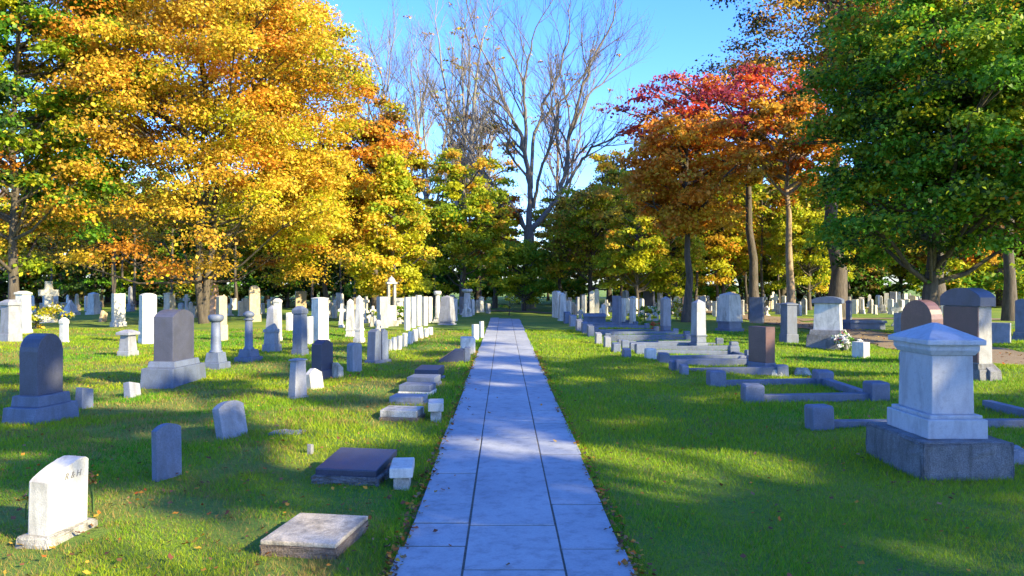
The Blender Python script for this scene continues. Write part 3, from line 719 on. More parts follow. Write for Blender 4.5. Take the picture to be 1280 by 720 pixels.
# front markers along the kerb row
fm = [(842, 466, 'blue'), (855, 470, 'blue'), (783, 448, 'blue'), (770, 441, 'blue'), (759, 434, 'pale'), (748, 427, 'pale'), (738, 420, 'blue'), (731, 416, 'blue'), (724, 414, 'pale'), (716, 409, 'pale'), (709, 404, 'blue')]
fl = ['small blue marker by the third grave kerb', 'lower blue marker beside the third grave kerb post', 'small blue marker before the fifth grave kerb', 'small blue marker at the corner of the sixth grave kerb', 'small pale marker before the seventh grave kerb',
      'small pale marker between the seventh and eighth grave kerbs', 'small blue marker at the eighth grave kerb', 'blue marker just beyond the eighth grave kerb', 'small pale marker near the ninth grave kerb', 'small pale marker beyond the ninth grave kerb', 'blue marker at the far head of the right row']
for (x, y, mt), l in zip(fm, fl):
    S(x, y, 13 if y > 440 else 10, 15 if y < 440 else 13, 'stub', mt, l, 'footstone', yaw=-85, r=0.7, group='small markers along the right row')

# a small flat white plaque and grey slab near the red block
for (x, y, w, d, mt, l) in [(938, 452, 0.55, 0.4, 'pale', 'pale low sloping marker left of the reddish-brown block'), (973, 466, 0.25, 0.25, 'white', 'small white rounded stone right of the reddish-brown block'), (1006, 465, 0.35, 0.25, 'mottled', 'small white bumpy stone at the back corner of the second grave kerb'), (1279, 585, 0.35, 0.4, 'pale', 'low pale slab lying in the grass right of the pale pedestal')]:
    X, Y = ground_pt(x, y)
    m = MB(); m.frustum(w, d, w*0.6, d*0.6, -0.04, 0.13, 0.03); m.rough(0.01, 2, int(x))
    o = m.build('low_marker', mt); o.location = (X, Y+d/2, float(gz(X, Y))); o.rotation_euler = (0, 0, R(-12)); tag(o, l, 'grave marker')

# ------------------------------------------------------------------ far rows: small sunlit stones, a few pixels each
def far_rows():
    rr = random.Random(21)
    protos = []
    for k, (kind, kw) in enumerate([('tablet', dict(top='flat')), ('tablet', dict(top='round')), ('tablet', dict(top='seg')), ('obelisk', {}), ('pillar', {}), ('cross', {})]):
        protos.append((kind, kw))
    zones = [  # x0, x1, ybase0, ybase1, count, label
        (-10, 130, 386, 392, 20, 'small pale headstone in the far sunlit row at the left edge under the trees', 'far headstones at the left edge'),
        (225, 345, 386, 398, 20, 'small pale headstone in the far sunlit lawn behind the tan stones', 'far headstones behind the tan stones'),
        (408, 475, 384, 410, 28, 'small white headstone in the far cluster right of the broad white pillar', 'far headstones right of the broad white pillar'),
        (545, 612, 388, 397, 12, 'tiny white headstone where the left row meets the end of the path', 'far headstones left of the path end'),
        (700, 830, 384, 402, 30, 'small white headstone in the crowded far plots right of the path end', 'far headstones right of the path end'),
        (840, 1010, 384, 396, 44, 'small white headstone in the far sunlit rows between the tree trunks', 'far headstones between the trunks'),
        (1042, 1200, 382, 394, 44, 'small white headstone in the far sunlit rows under the green maple', 'far headstones under the green maple')]
    for (x0, x1, a, b, n, lab, grp) in zones:
        for i in range(n):
            kind, kw = rr.choice(protos)
            x = x0+(x1-x0)*(i+rr.uniform(0.1, 0.9))/n; y = rr.uniform(a, b)
            hp = rr.uniform(10, 23); w = rr.uniform(5, 9)
            if kind == 'cross': w = 10
            mt = rr.choice(['white', 'white', 'white', 'white', 'white', 'tan', 'mottled'])
            S(x, y, w, hp, kind, mt, lab, yaw=rr.uniform(20, 70)*(1 if rr.random() < .5 else -1), r=0.6, group=grp,
              cat={'tablet': 'headstone', 'obelisk': 'obelisk', 'pillar': 'headstone', 'cross': 'cross'}[kind], **kw)
far_rows()

# ------------------------------------------------------------------ TREES
PAL = dict(OR=(.70, .30, .035), DO=(.55, .15, .015), YE=(.74, .53, .05), GO=(.62, .38, .04), YG=(.50, .51, .025), LG=(.28, .39, .025), GR=(.12, .30, .022),
           DG=(.04, .085, .018), RE=(.58, .085, .035), PU=(.34, .06, .10), BR=(.24, .12, .04), OL=(.17, .155, .028), WH=(.8, .8, .76), SL=(.06, .075, .06))

def leaves(rng, C, rad, n, size, pal, zlo, zhi, flat=0.55):
    """n leaves in each cluster; C (k,3) centres, rad (k,) radii"""
    k = len(C)
    cid = np.repeat(np.arange(k), n)
    M = len(cid)
    d = rng.normal(size=(M, 3)); d /= np.linalg.norm(d, axis=1)[:, None]
    d[:, 2] = np.where(d[:, 2] < -0.3, -d[:, 2]*0.6, d[:, 2])
    rr = rng.random(M)**0.5
    rr *= (0.65+0.5*rng.random(M))
    P = C[cid]+d*rr[:, None]*rad[cid][:, None]*np.array([1, 1, flat])
    # drooping sprays toward the outside of each clump
    P[:, 2] -= 0.18*rad[cid]*rr**2
    nrm = 0.45*d+np.array([0, 0, 0.55])+rng.normal(size=(M, 3))*0.55
    nrm /= np.linalg.norm(nrm, axis=1)[:, None]
    t = np.cross(nrm, rng.normal(size=(M, 3))); t /= np.linalg.norm(t, axis=1)[:, None]
    b = np.cross(nrm, t)
    s = (size*(0.6+0.8*rng.random(M)))[:, None]
    V = np.empty((M, 4, 3))
    V[:, 0] = P-t*s*0.55; V[:, 1] = P+b*s*0.42+nrm*s*0.12-t*s*0.05; V[:, 2] = P+t*s*0.55-nrm*s*0.1; V[:, 3] = P-b*s*0.42+nrm*s*0.12-t*s*0.05
    names = [p[0] for p in pal]; cols = np.array([PAL[x] for x in names])
    w = np.log(np.array([p[1] for p in pal])); hb = np.array([p[2] if len(p) > 2 else 0 for p in pal]); sb = np.array([p[3] if len(p) > 3 else 0 for p in pal])
    hh = (P[:, 2]-zlo)/(zhi-zlo)*2-1
    sx = P[:, 0]/max(1e-3, np.abs(P[:, 0]).max())
    gum = rng.gumbel(size=(k, len(names)))*0.8
    sc = w[None]+hb[None]*hh[:, None]+sb[None]*sx[:, None]+gum[cid]+rng.gumbel(size=(M, len(names)))*0.55
    col = cols[np.argmax(sc, 1)]
    col = col*(0.78+0.4*rng.random((M, 1)))*(0.9+0.2*rng.random((k, 1)))[cid]
    q = np.arange(M*4).reshape(M, 4)
    return V.reshape(-1, 3), q, col

def tube(path, radii, sides):
    path = np.asarray(path, float); n = len(path)
    T = np.gradient(path, axis=0); T /= np.linalg.norm(T, axis=1)[:, None]+1e-9
    up = np.array([0.13, 0.97, 0.21]); A = np.cross(T, up); A /= np.linalg.norm(A, axis=1)[:, None]+1e-9
    B = np.cross(T, A)
    ang = np.arange(sides)*2*np.pi/sides
    V = path[:, None]+np.asarray(radii)[:, None, None]*(np.cos(ang)[None, :, None]*A[:, None]+np.sin(ang)[None, :, None]*B[:, None])
    i = np.arange(n*sides).reshape(n, sides); j = np.roll(i, -1, axis=1)
    q = np.stack([i[:-1], j[:-1], j[1:], i[1:]], -1).reshape(-1, 4)
    return V.reshape(-1, 3), q

class Tubes:
    def __init__(s): s.V = []; s.Q = []; s.n = 0
    def add(s, path, radii, sides=6):
        v, q = tube(path, radii, sides); s.V.append(v); s.Q.append(q+s.n); s.n += len(v)
    def mesh(s, name): return mesh_np(name, np.concatenate(s.V), np.concatenate(s.Q), smooth=True)

def crown_clusters(rng, cb, h, rx, shape, n, cx=0, cy=0, ry=None, hollow=0.35):
    ry = ry or rx
    out = []
    # lumpy outline: a few big lobes
    lob = rng.normal(size=(9, 3)); lob /= np.linalg.norm(lob, axis=1)[:, None]
    la = rng.uniform(-0.30, 0.30, 9)
    while len(out) < n:
        d = rng.normal(size=3); d /= np.linalg.norm(d)
        bump = 1+np.sum(la*np.clip(lob@d-0.55, 0, 1)*2.0)
        r = hollow+(1-hollow)*rng.random()**0.6
        z = 0.5+0.5*d[2]*r*min(bump, 1.1)
        rad = r*bump
        hx = math.hypot(d[0], d[1])
        if shape == 'cone': k = max(0.08, 1-z)**0.75*1.35*min(1, 0.55+2.2*z)
        elif shape == 'tall': k = 1.0
        elif shape == 'dome': k = (0.97/max(0.42, hx)) if z < 0.5 else 1.0+0.12*(1-abs(z-0.5)*2)
        else: k = 1.0
        ang = math.atan2(d[1], d[0])
        if shape == 'cone':
            z = rng.random()**1.3; rr = r*max(0.06, (1-z)**0.8)*min(1, 0.6+2.5*z)*bump
            out.append((cx+math.cos(ang)*rx*rr, cy+math.sin(ang)*ry*rr, cb+(h-cb)*z))
        else:
            out.append((cx+d[0]*rx*rad*k, cy+d[1]*ry*rad*k, cb+(h-cb)*z))
    return np.array(out)

TREE_CACHE = {}
def make_tree(name, label, X, Y, h, cb, rx, pal, n=120, per=170, size=0.17, shape='round', tr=0.28, seed=1, bark='bark', ry=None, crx=None, flat=0.82,
              cat='tree', group=None, lean=(0, 0), ctr=(0, 0), limb_n=40, base_h=0.0, forks=1, hollow=0.35):
    rng = np.random.default_rng(seed)
    if seed < 60: per = int(per*1.5); size *= 0.82
    C = crown_clusters(rng, cb, h, rx, shape, n, ctr[0], ctr[1], ry, hollow)
    rad = rx*(0.2+0.16*rng.random(n))*(1.0 if n < 160 else 0.86) if crx is None else crx*(0.75+0.5*rng.random(n))
    V, q, col = leaves(rng, C, rad, per, size, pal, cb, h, flat)
    e = empty(name, (X, Y, float(gz(X, Y))*0-0.02)); tag(e, label, cat, group)
    link_mesh('crown', mesh_np('crown', V, q, col), MAT['leaf'], e)
    T = Tubes()
    tops = []
    for f in range(forks):
        a = 2*math.pi*f/max(1, forks)+rng.uniform(0, 1)
        top = np.array([ctr[0]*0.7+lean[0]+(rx*0.3*math.cos(a) if forks > 1 else 0), ctr[1]*0.7+lean[1]+(rx*0.3*math.sin(a) if forks > 1 else 0), cb+(h-cb)*0.8])
        zs = np.linspace(0, 1, 9)
        p = np.outer(zs, top)
        if forks > 1:
            fk = max(0.15, cb*0.75/top[2]); sp = np.clip((zs-fk)/(1-fk), 0, 1); p[:, :2] = np.outer(sp, top[:2])
        p[1:-1, :2] += rng.normal(size=(7, 2))*0.05*rx*0.5
        p[0, 2] = -0.15
        rr_ = tr*(1-zs*0.82); rr_[0] *= 1.45; rr_[1] *= 1.05
        T.add(p, rr_, 10); tops.append(p)
    for i in rng.permutation(n)[:limb_n]:
        c = C[i]; tp = tops[rng.integers(len(tops))]
        hd = math.hypot(c[0], c[1])
        z0 = np.clip(c[2]-hd*rng.uniform(0.35, 0.8), max(0.95*cb, 0.25), tp[-1, 2]*0.96)
        s = np.array([np.interp(z0, tp[:, 2], tp[:, k]) for k in range(3)])
        m1 = s+(c-s)*0.35+np.array([0, 0, -0.04*hd]); m2 = s+(c-s)*0.7+np.array([0, 0, 0.05*hd])
        r0 = min(tr*0.42, 0.03+0.022*np.linalg.norm(c-s))
        T.add([s, m1, m2, c, c+(c-s)*0.08], [r0, r0*0.75, r0*0.5, r0*0.22, 0.006], 5)
        for _ in range(2):
            b = c+rng.normal(size=3)*rad[i]*0.55
            T.add([m2, (m2+b)/2+rng.normal(size=3)*0.1, b], [r0*0.4, r0*0.25, 0.006], 4)
    link_mesh('trunk', T.mesh('trunk'), MAT[bark], e)
    return e

def copy_thing(root, X, Y, rz, s, label, group=None):
    c = root.copy(); COL.objects.link(c); c.location = (X, Y, root.location.z); c.rotation_euler = (0, 0, rz)
    c.scale = s if isinstance(s, tuple) else (s, s, s)
    c['label'] = label
    if group: c['group'] = group
    for ch in list(root.children):
        k = ch.copy(); COL.objects.link(k); k.parent = c
    return c

def at(px, Y): return (px-VPX)/F*Y

# --- left side
make_tree('maple_tree', 'huge orange and yellow maple spreading over the left lawn', at(255, 34), 34, 17.5, 1.9, 7.0,
          [('YE', 2.8, -.15, .2), ('OR', 1.9, .6, -.6), ('GO', 3, .3, -.1), ('YG', 1.5, -.4, .8), ('OL', .7, .1, .3)], n=620, per=300, size=0.135, tr=0.15, seed=11, limb_n=80, bark='bark', forks=3, crx=1.2, flat=0.85, shape='dome')
make_tree('maple_tree', 'dark green tree at the far left edge with a bare dark limb', at(18, 29), 29, 16, 2.2, 3.4,
          [('GR', 2.6), ('DG', .8, -.3), ('LG', 2.4, .3), ('YG', 1.2, -.4), ('OR', .25, .7)], n=230, per=170, size=0.18, tr=0.18, seed=12, limb_n=60, hollow=0.3, shape='dome')
make_tree('maple_tree', 'rusty orange and olive tree right of the huge maple', at(468, 41), 41, 12.3, 3.0, 2.7,
          [('GO', 2, .2), ('OR', 1.8, .5), ('OL', 1.6), ('YG', 1, -.8)], n=120, per=140, size=0.19, tr=0.2, seed=13, shape='round')
make_tree('maple_tree', 'yellow-green conical tree with low skirts over the white shafts', at(492, 37), 37, 7.4, 1.35, 2.3,
          [('YG', 3), ('YE', 2, -.2, -.5), ('LG', 1.2, .2, .4), ('GO', .4)], n=130, per=140, size=0.17, tr=0.14, seed=14, shape='cone', bark='barkmid')
make_tree('maple_tree', 'yellow maple lower tree filling between the huge maple and the conical tree', at(405, 40), 40, 9.5, 1.9, 2.9,
          [('YE', 2.4), ('YG', 2.2, -.3), ('GO', 1.6, .4), ('OR', 1, .6)], n=150, per=140, size=0.18, tr=0.14, seed=15, shape='dome')
make_tree('maple_tree', 'bushy green and yellow tree left of the path end', at(582, 48), 48, 9.4, 1.4, 2.4,
          [('LG', 2.4, -.2), ('GR', .8, -.4), ('YG', 3, .3), ('GO', .8, .6)], n=150, per=130, size=0.19, tr=0.14, seed=16, shape='dome')
make_tree('maple_tree', 'small rust-orange tree between the bushy green tree and the bare tree', at(618, 56), 56, 9.5, 1.6, 1.9,
          [('DO', 1.8, .2), ('OR', 1.5), ('OL', 1.6, -.4), ('GO', .8)], n=80, per=130, size=0.2, tr=0.16, seed=17)
make_tree('oak_tree', 'tall dark olive tree behind the rust-orange one', at(598, 64), 64, 15.0, 2.4, 3.2,
          [('SL', 1.2), ('OL', 2, -.3), ('BR', 1), ('GO', .8), ('DG', .6)], n=80, per=110, size=0.2, tr=0.24, seed=18, shape='tall')
# --- centre
make_tree('shrub_tree', 'low green bushy tree hiding the foot of the big bare tree', at(655, 51), 51, 4.7, 0.7, 2.3,
          [('GR', 1), ('LG', 2.4, .5), ('YG', 1.8, .6)], n=80, per=130, size=0.17, tr=0.12, seed=19)
make_tree('oak_tree', 'broad dark olive tree right of the path end', at(738, 50), 50, 8.4, 1.5, 3.0,
          [('OL', 1.0), ('GO', 1.6, .6), ('LG', 1.6), ('YG', 1.8), ('BR', .4)], n=140, per=130, size=0.18, tr=0.16, seed=20, shape='dome')
make_tree('maple_tree', 'golden-olive tree rising behind the broad dark olive tree', at(762, 60), 60, 12.5, 3.0, 2.8,
          [('GO', 2), ('OL', .8), ('YG', 2.2), ('YE', .8)], n=90, per=110, size=0.2, tr=0.2, seed=21)
make_tree('maple_tree', 'rounded yellow-green tree right of the broad dark olive tree', at(797, 45), 45, 6.4, 1.3, 2.0,
          [('YG', 2.6), ('LG', 1.6, -.2), ('YE', .9, .2), ('OR', .35, .6)], n=110, per=130, size=0.17, tr=0.1, seed=22, shape='dome')
make_tree('maple_tree', 'small yellow-green bush left of the two-trunked orange maple', at(838, 46), 46, 5.0, 1.0, 1.7,
          [('YG', 2.4), ('LG', 1.4), ('GO', 1, .5)], n=70, per=130, size=0.17, tr=0.1, seed=23)
make_tree('maple_tree', 'gold and lime tree standing between the small yellow-green bush and the two slender trunks', at(905, 52), 52, 8.2, 1.2, 2.8,
          [('YG', 2.2), ('GO', 1.6, .4), ('OR', .9, .6), ('LG', 1, -.4)], n=120, per=120, size=0.18, tr=0.14, seed=32, shape='dome')
make_tree('maple_tree', 'lime-yellow tree seen between the tan trunk and the oak trunk', at(1012, 50), 50, 7.0, 1.0, 2.4,
          [('YG', 2.4), ('LG', 1.6), ('YE', .6)], n=100, per=120, size=0.18, tr=0.13, seed=33, shape='dome')
make_tree('maple_tree', 'gold tree in the gap right of the big bare tree', at(700, 57), 57, 9.0, 1.6, 2.2,
          [('GO', 1.8), ('YG', 1.8), ('OL', 1), ('YE', .7)], n=90, per=120, size=0.19, tr=0.14, seed=34)
# --- right
make_tree('maple_tree', 'orange-red maple with a dark slender trunk right of the centre', at(858, 35.5), 35.5, 9.2, 3.5, 2.6,
          [('OR', 3.4), ('DO', .7, .8), ('GO', 2, -.5), ('YE', .8, -.6)], n=150, per=130, size=0.18, tr=0.19, seed=24, bark='bark')
make_tree('maple_tree', 'crimson and purple maple reaching a long branch over the right lawn', at(944, 38.5), 38.5, 12.8, 7.4, 4.9,
          [('RE', 2.4, -.2), ('PU', 1.6, .5, -.8), ('DO', 1.8, -.5, .5), ('OR', 1.6, -.6, .5)], n=125, per=62, size=0.19, tr=0.24, seed=25, ctr=(-1.9, 0), ry=3.0, bark='bark', flat=0.45, lean=(0.85, 0), hollow=0.25, crx=0.95)
make_tree('maple_tree', 'golden-orange tree with a tan sunlit trunk between the crimson maple and the oak', at(986, 35), 35, 10.5, 5.0, 2.1,
          [('OR', 1.8), ('GO', 1.6), ('OL', 1.2, .4), ('DO', .8)], n=70, per=110, size=0.19, tr=0.2, seed=26, bark='barktan')
make_tree('oak_tree', 'tall bronze and olive oak with a thick trunk towering over the right lawn', at(1045, 42), 42, 22.0, 8.6, 5.6,
          [('OL', 2.2), ('BR', 1.8), ('DG', 1.0, .2), ('GO', 1.6, -.4), ('DO', .9, -.3), ('SL', .5, .6)], n=290, per=120, size=0.18, tr=0.42, seed=27, bark='bark', ctr=(0.3, 0))
make_tree('maple_tree', 'big dense green maple with low boughs on the right', at(1168, 27.0), 27.0, 12.6, 1.8, 3.9,
          [('GR', 3), ('LG', 2, .4), ('DG', .9, -.4), ('OR', .3, .4), ('YG', .6, .4)], n=400, per=170, size=0.155, tr=0.26, seed=28, bark='bark', limb_n=60, shape='dome')
make_tree('maple_tree', 'green maple with lime-lit leaves at the right picture edge', at(1300, 26.5), 26.5, 12.0, 2.0, 4.0,
          [('GR', 2.6), ('LG', 2.4, .4), ('DG', .8, -.5), ('YG', .7, .5), ('OR', .4, .6)], n=250, per=170, size=0.17, tr=0.24, seed=29, shape='dome')
make_tree('maple_tree', 'orange-gold tree top glowing above the green maples at upper right', at(1262, 37), 37, 17.0, 7.5, 4.0,
          [('OR', 2), ('GO', 2), ('YE', 1), ('LG', .8, -.5)], n=120, per=140, size=0.18, tr=0.26, seed=30)
make_tree('oak_tree', 'dark green and bronze tall tree in the upper right corner', at(1175, 51), 51, 26, 8, 6.6,
          [('DG', 2.2), ('OL', 1.6), ('BR', 1.1), ('GR', 1.2), ('RE', .2)], n=230, per=140, size=0.2, tr=0.4, seed=31)

# --- bare trees
def bare_tree(label, X, Y, starts, seed, bark='barkgrey', maxd=5, spread=0.55, leaf_pal=None, leaf_n=0, trunk=None, len_k=1.0, nch=4):
    rng = np.random.default_rng(seed)
    e = empty('bare_tree', (X, Y, -0.02)); tag(e, label, 'tree')
    T = Tubes(); W = Tubes(); tips = []
    if trunk: T.add(trunk[0], trunk[1], 10)
    def grow(p, d, L, r, dep):
        n = 5; pts = [p]; dd = d.copy()
        for i in range(n-1):
            dd = dd+rng.normal(size=3)*0.11+np.array([0, 0, 0.05]); dd /= np.linalg.norm(dd)
            pts.append(pts[-1]+dd*L/(n-1))
        rad = np.linspace(r, r*0.5, n)
        if dep == maxd: rad[-1] = 0.004
        (T if r > 0.035 else W).add(pts, rad, 6 if r > 0.05 else (4 if r > 0.02 else 3))
        if dep >= maxd: tips.append(pts[-1]); return
        k = nch+(1 if dep > 1 else 0)
        for c in range(k):
            f = 0.35+0.65*(c+rng.random()*0.6)/k; f = min(f, 1.0)
            q = np.array([np.interp(f*(n-1), np.arange(n), [a[j] for a in pts]) for j in range(3)])
            side = np.cross(dd, rng.normal(size=3)); side /= np.linalg.norm(side)
            nd = dd*(1-spread*0.4)+side*spread*rng.uniform(0.6, 1.2)+np.array([0, 0, 0.18]); nd /= np.linalg.norm(nd)
            grow(q, nd, L*rng.uniform(0.5, 0.72), max(0.008, r*0.48), dep+1)
        grow(pts[-1], dd, L*0.66, max(0.008, r*0.5), dep+1)
    for (path, r0, r1, nb, L) in starts:
        path = np.array(path, float)
        k = len(path); ts = np.linspace(0, k-1, (k-1)*4+1)
        fine = np.stack([np.interp(ts, np.arange(k), path[:, j]) for j in range(3)], 1)
        fine[1:-1] += rng.normal(size=(len(fine)-2, 3))*0.06
        rad = np.linspace(r0, r1, len(fine))
        T.add(fine, rad, 8)
        for b in range(nb):
            f = 0.3+0.7*(b+rng.random())/nb; i = min(len(fine)-1, int(f*(len(fine)-1)))
            d = fine[min(i+1, len(fine)-1)]-fine[max(0, i-1)]; d /= np.linalg.norm(d)
            side = np.cross(d, rng.normal(size=3)); side /= np.linalg.norm(side)
            nd = d*0.75+side*0.6+np.array([0, 0, 0.2]); nd /= np.linalg.norm(nd)
            grow(fine[i], nd, L*rng.uniform(0.7, 1.1)*len_k, rad[i]*0.55, 2 if f < .9 else 2)
        d = fine[-1]-fine[-2]; grow(fine[-1], d/np.linalg.norm(d), L*len_k, r1*0.9, 2)
    link_mesh('trunk', T.mesh('trunk'), MAT[bark], e)
    if W.V: link_mesh('twigs', W.mesh('twigs'), MAT[bark], e)
    if leaf_pal:
        tp = np.array(tips); C = tp[rng.permutation(len(tp))[:leaf_n]]
        V, q, col = leaves(rng, C, np.full(len(C), 0.5), 14, 0.18, leaf_pal, 5, 20)
        link_mesh('crown', mesh_np('crown', V, q, col), MAT['leaf'], e)
    return e

def pxz(px, py, Y, X0, dy=0.0): return ((px-VPX)/F*(Y+dy)-X0, dy, CAM_H-(py-HZ)/F*(Y+dy))
Yb = 55.0; Xb = at(661, Yb)
fork = pxz(661, 284, Yb, Xb)
def limb(pts): return [pxz(a, b, Yb, Xb, c) for a, b, c in pts]
bare_tree('big bare tree with many dark rising limbs standing over the end of the path', Xb, Yb, [
    (limb([(660, 290, 0), (640, 255, .3), (605, 220, .8), (588, 190, 1.5), (560, 150, 2)]), .17, .05, 7, 3.0),
    (limb([(661, 290, 0), (663, 240, 0), (657, 200, -.4), (650, 165, -1), (630, 125, -1.6), (612, 80, -2)]), .22, .06, 9, 3.2),
    (limb([(657, 200, -.4), (656, 150, -.5), (655, 100, -1), (665, 50, -1.4)]), .14, .05, 7, 3.2),
    (limb([(664, 235, 0), (666, 180, .8), (680, 130, 1.4), (700, 90, 1.8), (712, 40, 2.2)]), .14, .05, 8, 3.2),
    (limb([(663, 290, 0), (680, 268, .2), (701, 245, .6), (706, 215, .8), (711, 170, .8), (722, 130, .6), (738, 80, .2), (760, 40, 0)]), .2, .06, 11, 3.2),
    (limb([(703, 240, .6), (725, 205, .4), (740, 185, -.2), (765, 172, -.8), (790, 160, -1.2)]), .12, .04, 7, 2.6),
    (limb([(667, 260, 0), (675, 215, -1), (690, 175, -1.8), (700, 130, -2.4), (735, 85, -3)]), .12, .04, 7, 2.8),
    (limb([(711, 170, .8), (735, 120, 1.6), (770, 85, 2.4)]), .1, .04, 6, 2.8),
    ], 41, bark='barkmid', maxd=4, trunk=([(0, 0, -.2), (-.02, 0, 1.5), (0.03, 0, 4), fork], [.55, .42, .38, .34]))
def upright(label, px, Y, seed, H, stems, r, bark='barkgrey', leaf=None, ln=0, L=3.0):
    X = at(px, Y); rng = np.random.default_rng(seed)
    st = []
    for i in range(stems):
        a = rng.uniform(0, 6.28); o = rng.uniform(0.8, 2.2) if stems > 1 else 0.3
        b = [0, 0, 0 if i == 0 else rng.uniform(2, 5)]
        st.append(([b, (o*.3*math.cos(a), o*.3*math.sin(a), H*.3+b[2]*.3), (o*.7*math.cos(a), o*.7*math.sin(a), H*.6), (o*1.3*math.cos(a), o*1.3*math.sin(a), H*.85)], r*(1 if i == 0 else .7), r*.3, 10, L))
    bare_tree(label, X, Y, st, seed, bark=bark, maxd=4, leaf_pal=leaf, leaf_n=ln, trunk=None)
upright('tall bare tree with straight pale stems and few gold leaves, left of the biggest', 577, 60, 51, 23, 4, .22, 'barkgrey', [('GO', 1), ('BR', 1), ('YG', .6)], 90)
upright('tall bare tree with a grey stem, second from the left of the bare group', 540, 68, 52, 22, 3, .2)
upright('leafless tree with hazy fine twigs above the conical yellow-green tree', 500, 72, 53, 23, 4, .2, 'barkgrey')
upright('leafless tree with arching twigs above the rusty orange tree', 452, 66, 54, 22, 4, .2, 'barkgrey', None, 0, 3.4)
upright('leafless tree with a dense veil of mauve twigs above the tall dark olive tree', 605, 80, 57, 22, 4, .2, 'barkgrey')
upright('bare tree behind the orange-red maple with thin bluish twigs', 825, 74, 55, 17, 3, .18)
upright('bare tree directly behind the big bare tree with pale upright limbs', 697, 70, 56, 20, 3, .18, 'barktan', [('GO', 1), ('BR', 1)], 60)

# --- background wood: individual trees sharing a few meshes
BG = 'trees of the wood behind the graves'
protos = [
    make_tree('forest_tree', 'dark green forest tree in the wood behind the far headstones', -30, 66, 11, 1.6, 3.6, [('DG', .8), ('GR', 1.6), ('OL', 1.2), ('LG', 1.4), ('YG', .6)], n=100, per=110, size=0.26, shape='dome', tr=0.26, seed=61, group=BG),
    make_tree('forest_tree', 'olive-gold forest tree in the wood behind the far headstones', -22, 70, 12, 2.2, 3.6, [('OL', 1.6), ('GO', 1.4), ('YG', 1.4), ('BR', .6)], n=100, per=110, size=0.26, shape='dome', tr=0.24, seed=62, group=BG),
    make_tree('forest_tree', 'yellow-green forest tree in the wood behind the far headstones', 26, 66, 10, 1.4, 3.4, [('YG', 2.4), ('LG', 1.6), ('GO', 1)], n=100, per=110, size=0.26, shape='dome', tr=0.22, seed=63, group=BG),
    make_tree('forest_tree', 'brown-orange forest tree in the wood behind the far headstones', 34, 72, 12, 2.0, 3.6, [('BR', 1.6), ('OR', 1.2), ('OL', 1.4), ('DO', .8)], n=100, per=110, size=0.26, shape='dome', tr=0.24, seed=64, group=BG)]
rr = random.Random(5)
spots = []
for row, (yy, step) in enumerate(((62, 5.2), (71, 5.6), (82, 6.0), (95, 6.4))):
    x = -62-row*6
    while x < 62+row*6:
        k = rr.choice([0, 0, 1, 1, 2, 2, 3] if row else ([0, 0, 1, 2] if x < -4 else [1, 2, 2, 3]))
        if abs(x-1.5) > 4.5 or row > 1: spots.append((x, yy+rr.uniform(-2.5, 2.5), k))
        x += step*rr.uniform(.8, 1.2)
for (x, y, k) in spots:
    p = protos[k]
    s = rr.uniform(0.8, 1.15)
    if -15 < x < 11: s *= 0.66+0.002*(y-60)
    copy_thing(p, x+rr.uniform(-1, 1), y, rr.uniform(0, 6.28), (s, s, s*rr.uniform(.9, 1.1)), p['label'], BG)
# slim young trees with bare dark stems at the edge of the wood
SL_ = 'slim young trees at the edge of the wood'
sp = make_tree('young_tree', 'slim young tree with a bare dark stem at the edge of the wood', -24, 52, 8.5, 4.2, 1.5, [('YG', 1.4), ('OL', 1), ('GO', 1), ('LG', .8)], n=34, per=80, size=0.2, tr=0.10, seed=65, group=SL_, limb_n=14)
for i in range(34):
    x = -33+i*1.75+rr.uniform(-.7, .7)
    if -4 < x < 6: continue
    copy_thing(sp, x, 54+rr.uniform(-4, 5), rr.uniform(0, 6.28), (rr.uniform(.8, 1.1),)*2+(rr.uniform(.85, 1.15),), sp['label'], SL_)
# understorey shrubs at the wood's edge
SHG = 'shrubs of the wood edge'
sh = make_tree('woodland_shrub', 'dark shrub in the undergrowth below the wood', -24, 58, 3.2, 0.15, 2.4, [('DG', 2.4), ('GR', 1.2), ('OL', 1), ('BR', .4)], n=46, per=110, size=0.2, tr=0.07, seed=71, cat='shrub', group=SHG)
sh2 = make_tree('woodland_shrub', 'lit yellow-green shrub in the undergrowth below the wood', 12, 58, 2.8, 0.15, 2.2, [('YG', 1.6), ('LG', 1.4), ('GR', 1.2), ('GO', .4)], n=46, per=110, size=0.2, tr=0.07, seed=72, cat='shrub', group=SHG)
for i in range(26):
    x = -46+i*3.7+rr.uniform(-1, 1); p = sh if rr.random() < (.7 if x < -4 else .35) else sh2
    if abs(x-1) < 4: p = sh2
    copy_thing(p, x, 59+rr.uniform(-2, 5)+(4 if abs(x) < 6 else 0), rr.uniform(0, 6.28), rr.uniform(.8, 1.3), p['label'], SHG)
make_tree('garden_shrub', 'small bright bush at the end of the path', at(637, 43), 43, 1.35, 0.1, 0.55, [('YG', 2), ('WH', .5), ('GR', 1)], n=16, per=50, size=0.09, tr=0.03, seed=73, cat='shrub', limb_n=8)
make_tree('garden_shrub', 'yellow-flowered bush beside the far left white stones', at(46, 30.5), 30.5, 1.0, 0.06, 1.0, [('YG', 2), ('WH', 1.2), ('YE', 1)], n=22, per=60, size=0.09, tr=0.03, seed=74, cat='shrub', limb_n=8)
make_tree('garden_shrub', 'low yellow-green bush among the far right kerbed plots', at(806, 33), 33, 1.0, 0.06, 0.7, [('YG', 2), ('WH', .7), ('GR', 1)], n=18, per=60, size=0.09, tr=0.03, seed=75, cat='shrub', limb_n=8)
make_tree('garden_shrub', 'pale flowering bush behind the narrow mauve shaft', at(852, 36.5), 36.5, .9, 0.06, 0.8, [('YG', 2), ('WH', .9), ('OR', .3)], n=18, per=60, size=0.09, tr=0.03, seed=76, cat='shrub', limb_n=8)
